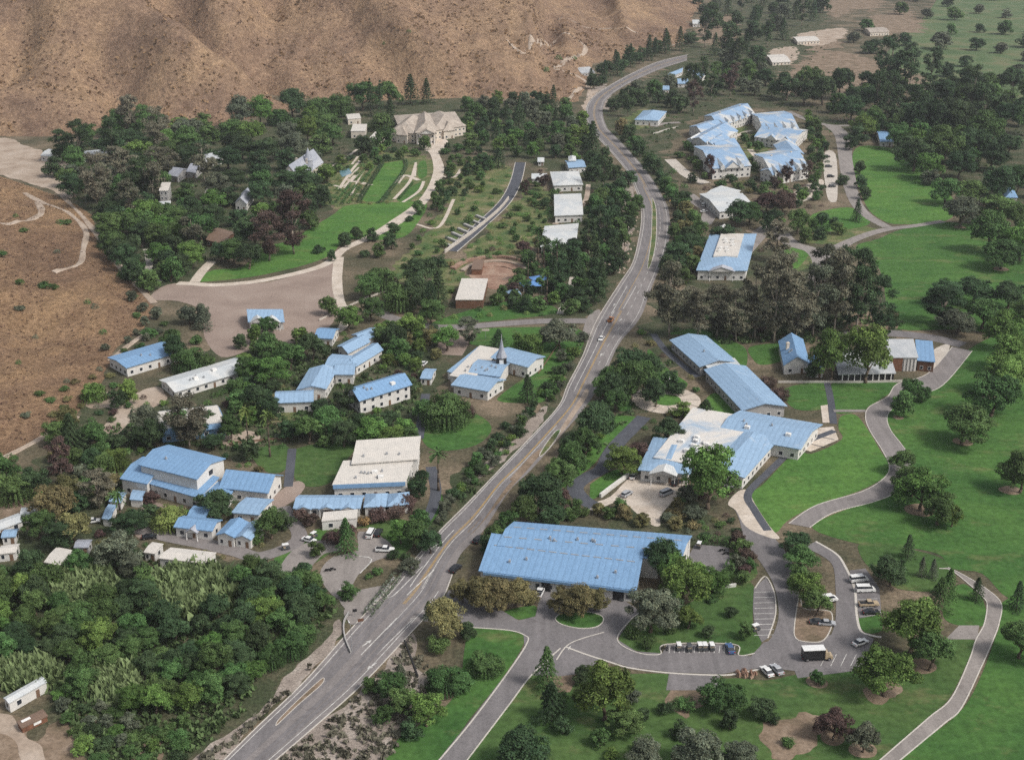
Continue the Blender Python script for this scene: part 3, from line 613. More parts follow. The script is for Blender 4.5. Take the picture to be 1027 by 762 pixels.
# round plaza with dark joints and a lawn in the middle
x, y = at(668, 401); n = 48
o = link('round_plaza', mesh('round_plaza', [(x+13*math.cos(6.2832*i/n), y+13.2*math.sin(6.2832*i/n), .09) for i in range(n)], [tuple(range(n))], 'pale_paving')); o['kind'] = 'structure'; KEEP.append(([v.co[:2] for v in o.data.vertices], 0))
for k in range(12):
    t = 6.2832*k/12; mark('paving_joint', np.array([(x+6*math.cos(t), y+6*math.sin(t)), (x+13*math.cos(t), y+13*math.sin(t))]), .3, 'asphalt_dark', .10)
o = link('lawn', mesh('lawn', [(x+5.6*math.cos(6.2832*i/n), y+5.6*math.sin(6.2832*i/n), .11) for i in range(n)], [tuple(range(n))], 'lawn_bright')); o['kind'] = 'structure'
sheet('patio', [(822,429),(836,428),(841,441),(813,453),(804,450)], 'pale_paving', .09, False, True); sheet('patio', [(823,407),(830,406),(832,424),(825,424)], 'pale_paving', .088, False)
for s in [[(815,437),(837,441)], [(808,444),(828,449)]]: px_mark(s, .6, 'asphalt_dark', 'paving_joint')
# tracks on the hills, draped
for s, w_ in [([(510,41),(533,40),(556,42),(587,47),(574,59),(556,69),(575,75),(589,83),(591,97)], 5), ([(560,108),(575,95),(586,88)], 4), ([(690,42),(670,47),(640,56)], 4), ([(38,203),(41,215),(20,222),(-10,226)], 4), ([(25,194),(70,215),(86,232),(84,249),(78,266),(54,275)], 3.6), ([(62,196),(95,232),(120,268),(155,305)], 3.4), ([(0,462),(40,440),(78,418)], 3), ([(145,335),(125,350),(110,364)], 3), ([(560,20),(600,30),(640,34)], 3)]:
    strip('dirt_track', s, w_, 'tan_dirt', .0, False, .22)

# mulch beds under the park trees
for px_, py_, r_ in [(965,443,4.2),(887,689,5),(925,668,5),(865,752,4),(902,419,3),(992,398,4),(1014,492,5),(905,478,3.5),(922,512,6),(753,232,3),(963,228,4),(836,740,3.5),(1004,270,5),(782,400,3),(820,684,3)]:
    x, y = at(px_, py_); r_ *= .72; P = ragged([(x+r_*math.cos(6.2832*i/20)*1.1, y+r_*math.sin(6.2832*i/20)) for i in range(20)], .5); z_ = free_z(P, .06)
    o = link('mulch_bed', mesh('mulch_bed', [(*p, z_) for p in P], [tuple(range(len(P)))], 'bare_earth')); o['kind'] = 'structure'

# ================================================================= BUILDINGS
LAND = []        # landmarks for telling trees and cars apart: (words, px, py)
FOOT = []; SEEN = []
_wf = MB().box(-.62,.62,-.05,.05,-.75,.75).me('window', 'trim_white'); _wp = MB().box(-.5,.5,-.075,.0,-.62,.62).me('pane', 'glass')
_dr = MB().box(-.5,.5,-.06,.05,0,2.1).me('door', 'wood'); _dk = MB().box(.32,.42,-.11,-.06,.95,1.05).me('handle', 'metal')
_vt = MB().box(-.35,.35,-.35,.35,0,.55).lathe([(.2,.55),(.2,.9),(.32,.95),(.0,1.1)], 8).me('vent', 'metal')
_ac = MB().box(-.9,.9,-.7,.7,0,1.0).lathe([(.5,1.0),(.5,1.12),(0,1.12)], 10).me('vent', 'trim_white')
_ch = MB().box(-.6,.6,-.45,.45,-1,1.9).box(-.72,.72,-.57,.57,1.9,2.1).box(-.35,.35,-.25,.25,2.1,2.4).me('chimney', 'wall_cream')
_col = MB().lathe([(.28,0),(.28,.2),(.2,.3),(.17,1)], 10).me('column', 'trim_white')
def section(m, prof, axis, a0, a1, P, mi=0):
    """extrude a cross-section (t,z) along the other direction of the roof frame P"""
    f = (lambda t, z, a: P(a, t, z)) if axis == 'u' else (lambda t, z, a: P(t, a, z))
    r0 = [f(t, z, a0) for t, z in prof]; r1 = [f(t, z, a1) for t, z in prof]
    if axis == 'v': r0, r1 = r1, r0
    m.prism(r1, r0, mi)
def house(label, cat, A, B, C, h=3.5, rise=1.2, rt='gu', roof='roof_blue', wall='wall_white', name='house', short=None, over=.6, win=True, door=True, group=None, vents=0, ac=0, skirt=None, chim=0, base=0.0, lmat=None, keep=True, cols=0, rlabel=None, row_h=2.9):
    a, b, c = (Vector(at(*p, z=h+base)) for p in (A, B, C))
    u = b-a; Lu = u.length; uh = u/Lu; nrm = Vector((-uh.y, uh.x)); v = c-b
    if v.dot(nrm) < 0: nrm = -nrm
    vn = v.dot(nrm); vu = v.dot(uh)*.65; Wv = max(vn, 2.5); sk = vu
    ang = math.atan2(uh.y, uh.x); flip = 1
    mid = a + u*.5 + nrm*Wv*.5 + uh*sk*.5
    root = thing(name, label, cat, (mid.x, mid.y, base), ang, group)
    P = lambda s, t, z: (-Lu/2 - sk/2 + s*Lu + t*sk, -Wv/2 + t*Wv, z)
    es, et = over/Lu, over/Wv; th = .28
    W = MB(); Rf = MB()
    if rt in ('gu', 'gv', 'shed', 'shedb'):
        ax = 'v' if rt == 'gv' else 'u'; e = es if rt == 'gv' else et; ea = et if rt == 'gv' else es
        if rt in ('gu', 'gv'):
            d = rise*e/.5
            top = [(-e, h-d), (.5, h+rise), (1+e, h-d)]; wl = [(0, 0), (0, h-.06), (.5, h+rise-th-.02), (1, h-.06), (1, 0)]
        else:
            r_ = rise if rt == 'shed' else -rise; d = r_*e
            top = [(-e, h-d), (1+e, h+r_+d)]; wl = [(0, 0), (0, h-.06), (1, h+r_-.06), (1, 0)]
        section(Rf, top + [(t, z-th) for t, z in top[::-1]], ax, -ea, 1+ea, P); section(W, wl, ax, 0, 1, P)
    elif rt == 'hip':
        k = min(.42, .5*Wv/Lu) if Lu >= Wv else .5; kt = .5 if Lu >= Wv else min(.42, .5*Lu/Wv)
        o_ = [P(-es,-et,h), P(1+es,-et,h), P(1+es,1+et,h), P(-es,1+et,h)]
        r_ = [P(k,kt,h+rise), P(1-k,kt,h+rise), P(1-k,1-kt,h+rise), P(k,1-kt,h+rise)] if Lu < Wv or k < .5 else None
        lo = [(x, y, z-th) for x, y, z in o_]
        if Lu >= Wv: Rf.add(lo+o_+[P(k,.5,h+rise), P(1-k,.5,h+rise)], [(3,2,1,0),(0,1,5,4),(1,2,6,5),(2,3,7,6),(3,0,4,7),(4,5,9,8),(5,6,9),(6,7,8,9),(7,4,8)])
        else: Rf.add(lo+o_+[P(.5,kt,h+rise), P(.5,1-kt,h+rise)], [(3,2,1,0),(0,1,5,4),(1,2,6,5),(2,3,7,6),(3,0,4,7),(4,5,8),(5,6,9,8),(6,7,9),(7,4,8,9)])
        W.prism([P(0,0,0),P(1,0,0),P(1,1,0),P(0,1,0)], [P(0,0,h-th-.01),P(1,0,h-th-.01),P(1,1,h-th-.01),P(0,1,h-th-.01)])
    else:   # flat, with an optional sloping skirt (mansard fascia)
        W.prism([P(0,0,0),P(1,0,0),P(1,1,0),P(0,1,0)], [P(0,0,h-.02),P(1,0,h-.02),P(1,1,h-.02),P(0,1,h-.02)])
        Rf.prism([P(-es*.5,-et*.5,h),P(1+es*.5,-et*.5,h),P(1+es*.5,1+et*.5,h),P(-es*.5,1+et*.5,h)], [P(-es*.5,-et*.5,h+.35),P(1+es*.5,-et*.5,h+.35),P(1+es*.5,1+et*.5,h+.35),P(-es*.5,1+et*.5,h+.35)])
    W.obj('wall', wall, root); ro = Rf.obj('roof', roof, root)
    if rlabel: ro['label'] = rlabel
    if skirt:
        m = MB(); q = 1.0
        lo = [P(-q/Lu*1.0,-q/Wv,h-1.5),P(1+q/Lu,-q/Wv,h-1.5),P(1+q/Lu,1+q/Wv,h-1.5),P(-q/Lu,1+q/Wv,h-1.5)]; hi = [P(-.1/Lu,-.1/Wv,h+.42),P(1+.1/Lu,-.1/Wv,h+.42),P(1+.1/Lu,1+.1/Wv,h+.42),P(-.1/Lu,1+.1/Wv,h+.42)]
        m.add(lo+hi, [(0,1,5,4),(1,2,6,5),(2,3,7,6),(3,0,4,7),(3,2,1,0)]); m.obj('roof_skirt', skirt, root)
    # windows on the front and on both ends, door on the front
    rows = max(1, int(h/row_h)); top_z = h - (1.5 if skirt else .3)
    def face(p0, p1, n, outward, door_at=None):
        p0 = Vector(p0); p1 = Vector(p1); d = p1-p0; ry = math.atan2(d.y, d.x)
        for r in range(rows):
            z = 1.55 + r*(top_z-.2)/rows
            if z+.8 > top_z: z = top_z-.85
            for i in range(n):
                if door_at is not None and r == 0 and i == door_at: continue
                q = p0 + d*((i+.5)/n); o = link('window', _wf, root, (q.x, q.y, z), ry); link('pane', _wp, o)
                s_ = min(1.25, max(.8, d.length/n/3.0)); o.scale = (s_, 1, 1)
        if door_at is not None:
            q = p0 + d*((door_at+.5)/n); o = link('door', _dr, root, (q.x, q.y, 0), ry); link('handle', _dk, o)
    if win:
        nf = max(2, min(14, int(Lu/3.6))); ns = max(1, min(9, int(Wv/3.6)))
        face(P(0,0,0), P(1,0,0), nf, 0, nf//2 if door else None)
        face(P(1,0,0), P(1,1,0), ns, 0); face(P(0,1,0), P(0,0,0), ns, 0)
    rng = random.Random(hash(label) % 9999 if False else len(label)*31+int(A[0]))
    for k in range(vents+ac):
        s, t = rng.uniform(.12, .88), rng.uniform(.15, .45)
        z = h+rise*2*t if rt == 'gu' else h+rise*2*min(s, 1-s) if rt == 'gv' else h+rise*t if rt == 'shed' else h+.33 if rt == 'flat' else h+rise*.5
        x, y, z = P(s, t, z-.12); link('vent', _vt if k < vents else _ac, ro, (x, y, z))
    for k in range(chim):
        x, y, z = P(.22+.56*k, .5, h+rise*.6); link('chimney', _ch, ro, (x, y, z))
    for k in range(cols):
        x, y, z = P((k+.5)/cols, -over*.7/Wv, 0); o = link('column', _col, root, (x, y, 0)); o.scale = (1, 1, h-th-.02)
    ca, sa = math.cos(ang), math.sin(ang)
    if keep:
        FP = [(mid.x+x*ca-y*sa, mid.y+x*sa+y*ca) for x, y, z in (P(0,0,0),P(1,0,0),P(1,1,0),P(0,1,0))]
        KEEP.append((FP, 1.0)); FOOT.append(FP)
    SEEN.append((proj(mid.x, mid.y, h+rise*.5), proj(mid.x, mid.y, 0), (Lu+abs(sk))*.5*mpp(proj(mid.x, mid.y)[1])))
    if short:
        px, py = proj(mid.x, mid.y, h*.5); LAND.append((short, px, py))
    root['w'] = 0; del root['w']
    return root, P, ro, (Lu, Wv, h, rise)
def addbox(root, name, P, s0, s1, t0, t1, z0, z1, mat):
    m = MB(); m.prism([P(s0,t0,z0),P(s1,t0,z0),P(s1,t1,z0),P(s0,t1,z0)], [P(s0,t0,z1),P(s1,t0,z1),P(s1,t1,z1),P(s0,t1,z1)]); return m.obj(name, mat, root)
def porch(root, P, s, wd, dep, h, rise, D, roof='roof_blue'):
    Lu, Wv = D[0], D[1]; m = MB(); ds = wd/2/Lu; dt = dep/Wv
    pr = [(s-ds, h), (s, h+rise), (s+ds, h), (s+ds, h-.2), (s, h+rise-.2), (s-ds, h-.2)]
    section(m, pr, 'v', -dt, .45*min(1, 6/Wv), P); m.obj('porch_roof', roof, root)
    m = MB(); section(m, [(s-ds*.9, h-.21), (s, h+rise-.22), (s+ds*.9, h-.21)], 'v', -dt*.82, -dt*.78, P); m.obj('porch_gable', 'wall_white', root)
    for q in (s-ds*.85, s+ds*.85):
        x, y, z = P(q, -dt*.85, 0); o = link('post', _col, root, (x, y, 0)); o.scale = (.6, .6, h-.22)
BL = 'long low white building'
# --- the large warehouse: two stepped halls
def ridge_vents(root, P, Lz, n, s0, s1, t):
    for k in range(n):
        s = s0+(s1-s0)*k/(n-1); x, y, z = P(s, t, Lz); m = MB().box(-1.1,1.1,-.12,.12,-.15,.14); m.obj('ridge_vent', 'wall_grey', root, (x, y, z))
r, P, ro, D = house('vast blue metal warehouse roof, rear hall with white end wall', 'warehouse', (500,546), (682,561), (697,537.5), 6.7, 1.5, 'gu', 'roof_blue', 'wall_white', 'warehouse', 'the blue warehouse', .4, False, vents=5)
ridge_vents(ro, P, 6.7+1.5*.8, 13, .05, .95, .62); ridge_vents(ro, P, 6.7+1.5*.5, 12, .03, .97, .24)
addbox(r, 'loading_door', P, .998, 1.004, .25, .55, 0, 4, 'dark'); addbox(r, 'downpipe', P, .999, 1.006, .75, .78, 0, 7, 'trim_white')
r, P, ro, D = house('blue metal front hall of the warehouse, lower step behind olive shrubs', 'warehouse', (482,571), (637,590), (643,562), 4.4, 2.9, 'shed', 'roof_blue', 'wall_white', 'warehouse', None, .5, True, True, vents=4, keep=True)
ridge_vents(ro, P, 4.4+2.05, 13, .06, .94, .70)
addbox(r, 'loading_door', P, .86, .93, -.006, .002, 0, 3.8, 'dark'); addbox(r, 'loading_door', P, .40, .46, -.006, .002, 0, 3.6, 'dark'); addbox(r, 'fascia', P, .02, .99, -.055, -.03, 3.3, 4.1, 'wall_blue')
# --- the studio hall complex on the right
hall = 'halls joined under blue and cream roofs'
house('upper blue roofed hall wing with stepped gable beside curved footpath', 'hall', (702.5,366.5), (737.5,362), (709.5,336.5), 4.2, 1.7, 'gv', 'roof_paleblue', 'wall_grey', 'hall_wing', 'the upper hall wing', .8, True, False, vents=1)
house('long pale blue hall wing sloping down towards the big hall', 'hall', (745.5,410), (787,406), (748.5,367), 4.6, 1.8, 'gv', 'roof_paleblue', 'wall_grey', 'hall_wing', 'the long hall wing', .8, True, False)
house('connecting low white roof between two blue hall wings', 'hall', (710,369.5), (742,367), (737,360), 3.9, .3, 'flat', 'roof_white', 'wall_grey', 'hall_link', None, .6, False, False)
house('cream topped flat middle hall with rooftop pipes', 'hall', (657,459), (722,471), (756,420), 5.2, .3, 'flat', 'roof_coated', 'wall_white', 'hall', 'the cream topped hall', 1.0, True, False, ac=9, vents=8)
r, P, ro, D = house('blue right arm of the hall ending in a shaded patio gable', 'hall', (722,434), (801,448), (824,426), 5.0, 1.9, 'gu', 'roof_paleblue', 'wall_white', 'hall', 'the hall patio', 1.2, True, False, vents=3, ac=2)
house('blue front arm of the hall beside maroon shrubs', 'hall', (700,470), (745,477), (785,442), 4.8, 1.6, 'gv', 'roof_paleblue', 'wall_white', 'hall', 'the hall front arm', .9, True, False)
r, P, ro, D = house('white and blue entrance block of the hall facing the pale parking court', 'hall', (643,470), (690,474), (706,443), 4.4, 1.3, 'hip', 'roof_paleblue', 'wall_white', 'hall_entrance', 'the hall entrance', .9, True, True)
porch(r, P, .5, 9, 3, 4.3, 1.5, D, 'roof_white')
m = MB()
for k in range(6): m.box(-3+k*1.1, -2.8+k*1.1, -.1, .1, 0, 3.2)
m.box(-3.1, 2.9, -.15, .15, 3.0, 3.25); m.obj('pergola', 'wood', r, (6.5, -D[1]/2-2.2, 0))
# --- cottages and barn at far right
house('steep blue roofed old house beside rust shrubs', 'house', (787,365), (811,363), (815,339), 4.5, 3.0, 'gv', 'roof_blue', 'wall_white', 'house', 'the steep blue house', .5, vents=2, chim=1)
house('tiny white gabled cottage with steep blue roof', 'cottage', (813.5,371), (825.5,371), (825,361), 3.2, 2.4, 'gv', 'roof_blue', 'wall_white', 'cottage', 'the tiny white cottage', .4)
house('grey roofed long shed with open dark front under two tall trees', 'shed', (842,374.5), (897,373.5), (895,363), 3.4, 1.1, 'shed', 'roof_grey', 'dark', 'shed', 'the long grey shed', .6, False, False, cols=9)
house('small white house with chimney half hidden between tall trees', 'house', (846,362), (866,361), (864,351), 4, 2.2, 'gu', 'roof_white', 'wall_white', 'house', None, .4, chim=1)
r, P, ro, D = house('grey roofed barn with rust brown and white front', 'barn', (893,358), (920,358), (918,344), 6, 1.6, 'shed', 'roof_grey', 'wall_white', 'barn', 'the grey barn', .4, False, False)
addbox(r, 'barn_door', P, .02, .48, -.012, .0, 0, 5.6, 'wall_rust'); 
for k in range(4): addbox(r, 'post', P, .52+k*.13, .54+k*.13, -.02, .0, 0, 5.7, 'wall_grey')
house('bright blue annex at the end of the grey barn', 'annex', (921,361), (937,362.5), (933,344), 4.6, .8, 'shed', 'roof_blue', 'wall_brown', 'annex', 'the blue barn annex', .4, True, False)
# --- court building and the white house above it
r, P, ro, D = house('square hip roofed court building with cream roof centre and front gable', 'hall', (700,270.5), (748,271), (771,235), 5.2, 1.5, 'hip', 'roof_paleblue', 'wall_white', 'court_building', 'the court building', .8)
porch(r, P, .5, 13, 2, 5.0, 2.2, D, 'roof_slate'); o = addbox(ro, 'roof_panel', P, .24, .76, .28, .92, 5.9, 6.85, 'roof_cream'); 
for k in range(9): x, y, z = P(.34+.3*((k*5) % 7)/7, .4+.4*((k*3) % 5)/5, 6.83); link('vent', _ac, ro, (x, y, z))
m = MB().box(-2.2,2.2,-2.2,2.2,4,8.2); m.prism([(-2.6,-2.6,8.2),(2.6,-2.6,8.2),(2.6,2.6,8.2),(-2.6,2.6,8.2)], [(-.1,-.1,10.4),(.1,-.1,10.4),(.1,.1,10.4),(-.1,.1,10.4)]); x, y, z = P(.28, 1.0, 0); m.obj('cupola', 'trim_white', r, (x, y, 0))
house('pale grey roofed building with projecting bays below the apartments', 'house', (722,212), (757,208), (744,190), 4.5, 1.8, 'gu', 'roof_white', 'wall_white', 'house', 'the pale grey building', .6, vents=3); house('low white side wing of the pale grey building', 'house', (703,198), (722,203), (734,189), 3.6, 1.0, 'gu', 'roof_white', 'wall_white', 'house_wing', None, .5)
house('small white box house attached by the pale grey building', 'house', (739,201), (749,200), (748,194), 5.2, .3, 'flat', 'roof_white', 'wall_white', 'house_wing', None, .3)
# --- apartments, steep faded mansards
ap = dict(cat='apartments', roof='roof_faded', name='apartment_wing', over=.5)
def dormers(r, P, n, D, t=-.02):
    Lu, Wv, h, rise = D
    for k in range(n):
        s = (k+.5)/n; w_ = 1.5/Lu; m = MB(); section(m, [(s-w_, h-1.2), (s-w_, h+1.0), (s, h+2.4), (s+w_, h+1.0), (s+w_, h-1.2)], 'v', t, .3, P); m.obj('dormer', 'roof_white', r)
r, P, ro, D = house('far apartment wing with parapet gable end and chimneys', A=(721,127), B=(757,114), C=(751,101), h=6.4, rise=4, rt='gu', short='the far apartment wing', chim=2, **ap); dormers(r, P, 6, D)
r, P, ro, D = house('left apartment wing at the bend of the crescent', A=(689,140), B=(713,147), C=(724,127), h=6.4, rise=4, rt='gv', short='the left apartment wing', **ap); dormers(r, P, 3, D)
house('narrow outer apartment wing facing the service lane', A=(700,143), B=(722,150), C=(728,139), h=6, rise=3, rt='gv', short=None, **ap)
r, P, ro, D = house('front apartment wing with white cross gable towards the shrubs', A=(715,169), B=(753,166), C=(745,143), h=7.2, rise=4.2, rt='gu', short='the front apartment wing', **ap); porch(r, P, .52, 11, 2.0, 7.0, 4.1, D, 'roof_faded'); dormers(r, P, 2, D)
r, P, ro, D = house('square topped back apartment block, right of the crescent', A=(767,132), B=(801,129), C=(803,110), h=7, rise=4.2, rt='gu', short='the back apartment block', **ap); dormers(r, P, 4, D)
r, P, ro, D = house('middle apartment block with two white gables', A=(757,137), B=(797,143), C=(800,129), h=6, rise=3.4, rt='gu', short='the middle apartment block', **ap); porch(r, P, .42, 9, 1.5, 5.8, 3.4, D, 'roof_faded'); porch(r, P, .78, 9, 1.5, 5.8, 3.4, D, 'roof_faded')
r, P, ro, D = house('near right apartment block with broad cream streaked roof', A=(775,175), B=(811,168), C=(809,145), h=7.2, rise=4.2, rt='gu', short='the near apartment block', chim=2, **ap); dormers(r, P, 5, D)
house('low corner wing beside the near right apartment block', A=(763,171), B=(778,176), C=(784,163), h=6.4, rise=2.5, rt='gv', short=None, **ap)
house('short link wing joining far and left apartment wings', A=(706,136), B=(727,129), C=(720,118), h=6, rise=3.6, rt='gu', short=None, **ap); house('short link wing joining middle and near apartment blocks', A=(785,156), B=(806,154), C=(806,142), h=6, rise=3.4, rt='gv', short=None, **ap); house('short link wing behind the front apartment wing', A=(722,152), B=(742,147), C=(738,137), h=5.6, rise=3, rt='gu', short=None, **ap)
house('lone hip roofed blue house between highway and apartments', 'house', (637,120), (660,121), (669,112), 4.2, 2.4, 'hip', 'roof_paleblue', 'wall_white', 'house', 'the lone hip roofed house', .5)
for a in [('left arm of the curved blue house by the upper highway', (669,78), (684,72), (690,66)), ('right arm of the curved blue house by the upper highway', (690,70), (704,78), (706,73)), ('small blue outbuilding below the curved house', (680,84), (690,84), (691,79)), ('tiny pale blue hut beneath trees below the curved house', (665,90), (671,90), (672,86))]:
    house(a[0], 'house', a[1], a[2], a[3], 3.5, 1.3, 'gu', 'roof_paleblue', 'wall_white', 'house', 'the curved blue house' if 'left' in a[0] else None, .4)
house('blue roofed house by dark trees beyond the upper lawn', 'house', (883,142), (896,142), (897,131), 3.6, 1.8, 'gu', 'roof_blue', 'wall_white', 'house', 'the far blue house', .4)
r, P, ro, D = house('little gazebo with blue pyramid roof at right edge', 'gazebo', (1009,198), (1020,198), (1020,191), 3.0, 3.2, 'hip', 'roof_blue', 'wall_white', 'gazebo', 'the little gazebo', .6, False, False)
# --- chapel with spire
house('chapel front wing with blue roof behind a weeping tree', 'chapel', (455,385), (489,391), (506,380.5), 4.4, 1.5, 'gu', 'roof_paleblue', 'wall_white', 'chapel_wing', 'the chapel front wing', .8)
house('cream flat west roof of the chapel court', 'chapel', (452,377), (473,381), (496,350), 4.6, .3, 'flat', 'roof_cream', 'wall_white', 'chapel_wing', 'the cream chapel roof', .8, True, False, vents=5)
house('low blue skirt roof along the chapel west side', 'chapel', (449,372), (455,374), (478,350), 3.4, .9, 'shed', 'roof_paleblue', 'wall_white', 'chapel_wing', None, .3, False, False)
house('blue inner roof of the chapel beside the courtyard', 'chapel', (471,373), (501,377), (508,364), 5.0, 1.0, 'gu', 'roof_paleblue', 'wall_white', 'chapel', None, .5, False, False, vents=5)
house('chapel back wing reaching right to the lawn', 'chapel', (494,358), (529,367), (544,357), 5.2, 1.3, 'gu', 'roof_paleblue', 'wall_white', 'chapel_wing', 'the chapel back wing', .7)
house('tiny pale blue shed beside the weeping tree', 'shed', (422,379), (432,379.5), (437,370), 2.8, .8, 'gu', 'roof_paleblue', 'wall_white', 'shed', 'the tiny blue shed', .3)
x, y = at(503, 364, z=5); t = thing('steeple', 'pointed blue spire on dark louvred base above the chapel', 'steeple', (x, y, 0)); LAND.append(('the chapel spire', 503, 352))
MB().box(-2,2,-2,2,4,7.6).obj('belfry', 'dark', t); m = MB(); m.prism([(2.3*math.cos(6.2832*i/8),2.3*math.sin(6.2832*i/8),7.6) for i in range(8)], [(1.1*math.cos(6.2832*i/8),1.1*math.sin(6.2832*i/8),10.4) for i in range(8)]); m.prism([(1.1*math.cos(6.2832*i/8),1.1*math.sin(6.2832*i/8),10.4) for i in range(8)], [(.06*math.cos(6.2832*i/8),.06*math.sin(6.2832*i/8),15.6) for i in range(8)]); m.obj('spire', 'roof_slate', t); MB().tube((0,0,15.5),(0,0,17),.07,.05).obj('finial', 'trim_white', t)
for s in (-1, 1): MB().box(-.8,.8,2.0*s-.05,2.0*s+.05,4.9,7.0).obj('louvre', 'trim_white', t)
for k in range(5):
    x, y = at(503+k*3.6, 378-k*2.2)
# --- two-storey lodge and hotel cluster
house('two storey white lodge with blue roof and rows of windows', 'lodge', (361,400), (411,384.5), (401,374), 6.2, 2.1, 'gu', 'roof_blue', 'wall_white', 'lodge', 'the two storey lodge', .8, vents=3, ac=1)
hc = dict(cat='hotel wing', roof='roof_paleblue', name='hotel_wing')
for lab, A, B, C, h, rise, rt, sh in [('topmost small wing of the blue stepped hotel row', (363,341), (380,334.5), (373,328), 4.2, 1.3, 'gu', 'the topmost hotel wing'), ('second wing down the stepped hotel row', (349,353), (370,342), (363,334.5), 4.4, 1.3, 'gu', None),
  ('long right wing of the hotel row facing the footpath', (357,366), (383,350), (376,343), 4.2, 1.3, 'gu', 'the right hotel wing'), ('flat link wing in the middle of the hotel row', (327,366), (350,368), (355,357), 4.4, .9, 'gu', 'the middle hotel wing'),
  ('large lower left wing of the hotel row', (299,389.5), (326,389), (341,369), 4.8, 1.4, 'gv', 'the lower hotel wing'), ('short gabled wing with white front in hotel row', (336,374.5), (354,374.5), (356,364), 4.4, 1.4, 'gu', None), ('lowest pale blue wing of the hotel row by dark trees', (277,403), (313,401.5), (313,391), 4.4, 1.4, 'gu', 'the lowest hotel wing')]:
    house(lab, A=A, B=B, C=C, h=h, rise=rise, rt=rt, short=sh, over=.6, **hc)
house('small blue roofed lodge beside the gravel lot', 'house', (316,338), (333,339), (338,329.5), 3.6, 1.6, 'gu', 'roof_blue', 'wall_white', 'house', 'the small blue lodge', .5)
r, P, ro, D = house('white house with two front gables on the gravel lot', 'house', (250,322), (284,322), (277,310), 4, 2.6, 'gu', 'roof_paleblue', 'wall_white', 'house', 'the twin gabled white house', .6); porch(r, P, .25, 7, 1.5, 3.8, 2.2, D, 'roof_white'); porch(r, P, .68, 7, 1.5, 3.8, 2.2, D, 'roof_white')
house('white block with blue roof below the brown knoll', 'house', (127,368), (181,352), (164,342.5), 4.2, .8, 'gu', 'roof_blue', 'wall_white', 'long_house', 'the block by the knoll', .6, vents=2)
house('long pale grey roofed house behind a clipped hedge', 'house', (176,392), (252,369), (239,358), 3.4, 1.2, 'gu', 'roof_white', 'wall_white', 'long_house', 'the long pale house', .7, vents=4, ac=2)
house('cream flat roofed hall with blue mansard skirt among trees', 'hall', (162,431), (225,424), (216,407.5), 5.0, .3, 'flat', 'roof_cream', 'wall_blue', 'skirted_hall', 'the blue skirted hall', .4, True, True, skirt='roof_blue')
# --- theatre
r, P, ro, D = house('tall blue roofed theatre with white right end wall', 'theatre', (141,465), (197,479), (222,459), 9, 1.8, 'gu', 'roof_blue', 'wall_white', 'theatre', 'the blue theatre', .6, False, False, vents=1)
addbox(r, 'window', P, 1.0, 1.004, .44, .58, 6.6, 8.2, 'glass'); m = MB(); section(m, [(.25, 4.2), (.45, 5.6), (.65, 4.2), (.65, 4.0), (.45, 5.4), (.25, 4.0)], 'u', 1.0, 1.06, P); m.obj('porch_roof', 'roof_blue', r); addbox(r, 'door', P, 1.0, 1.006, .38, .5, 0, 3, 'dark')
house('lower blue roof on the left side of the theatre', 'theatre', (122,479), (147,484), (164,462), 5.4, 1.2, 'gu', 'roof_blue', 'wall_white', 'theatre_wing', 'the theatre left wing', .5, True, False)
house('blue lean-to roof along the front of the theatre', 'theatre', (151,484), (199,498), (216,482), 4.4, 1.4, 'shed', 'roof_blue', 'wall_white', 'theatre_wing', 'the theatre front', .5, vents=2)
house('low blue link roof right of the theatre', 'link building', (203,497), (228,500), (233,486), 3.8, .8, 'gv', 'roof_blue', 'wall_white', 'theatre_wing', None, .4, False, False)
house('blue gabled house between theatre and grass square', 'house', (222,487), (268,492), (281,476), 4.8, 3.0, 'gu', 'roof_blue', 'wall_white', 'house', 'the blue gabled house', .7)
house('low blue flat roof behind the cottages', 'house', (234,513), (259,515), (274,501), 3.4, .5, 'gu', 'roof_paleblue', 'wall_white', 'house', 'the low blue roof', .5); house('little blue roof beside the dark round tree', 'house', (188,519), (205,520), (211,508), 3, .6, 'gu', 'roof_blue', 'wall_white', 'house', None, .4, False, False)
r, P, ro, D = house('white cottage with blue roof and small dark porch', 'cottage', (176,527), (212,531), (221,521), 3.6, 1.1, 'gu', 'roof_blue', 'wall_white', 'cottage', 'the porch cottage', .5); porch(r, P, .5, 4, 1.8, 2.9, 1.2, D, 'roof_slate')
house('left half of the blue double roofed cottage', 'cottage', (218,535), (234,537.5), (247,523), 3.8, 1.0, 'gv', 'roof_blue', 'wall_white', 'cottage', None, .4); house('right half of the blue double roofed cottage', 'cottage', (236,538), (251,540), (263,526), 3.4, 1.0, 'gv', 'roof_paleblue', 'wall_white', 'cottage', 'the double roofed cottage', .4)
for lab, A, B, C, h, s in [('long white mobile home between the lane and the reeds', (160,559), (205,564), (217,554), 3.2, 'the long mobile home'), ('short white mobile home next to olive tree', (145,553), (155,554.5), (162,545), 2.9, None), ('end-on white trailer under scrubby trees', (45,563), (60,566), (69,551), 3.0, 'the end-on trailer'), ('flat white trailer at left edge among trees', (-2,555), (15,553), (20,545), 2.8, 'the left edge trailer')]:
    house(lab, 'mobile home', A, B, C, h, .35, 'gu', 'roof_cream', 'wall_white', 'mobile_home', s, .25, group='white mobile homes')
house('long narrow white roof running off the left edge', 'shed', (-18,537), (22,522), (20,514), 2.8, .5, 'gu', 'roof_white', 'wall_white', 'shed', 'the narrow white shed', .3); house('small white box building at the end of the narrow shed', 'shed', (20,517), (37,516), (38,509), 2.7, .3, 'flat', 'roof_white', 'wall_white', 'shed', None, .3)
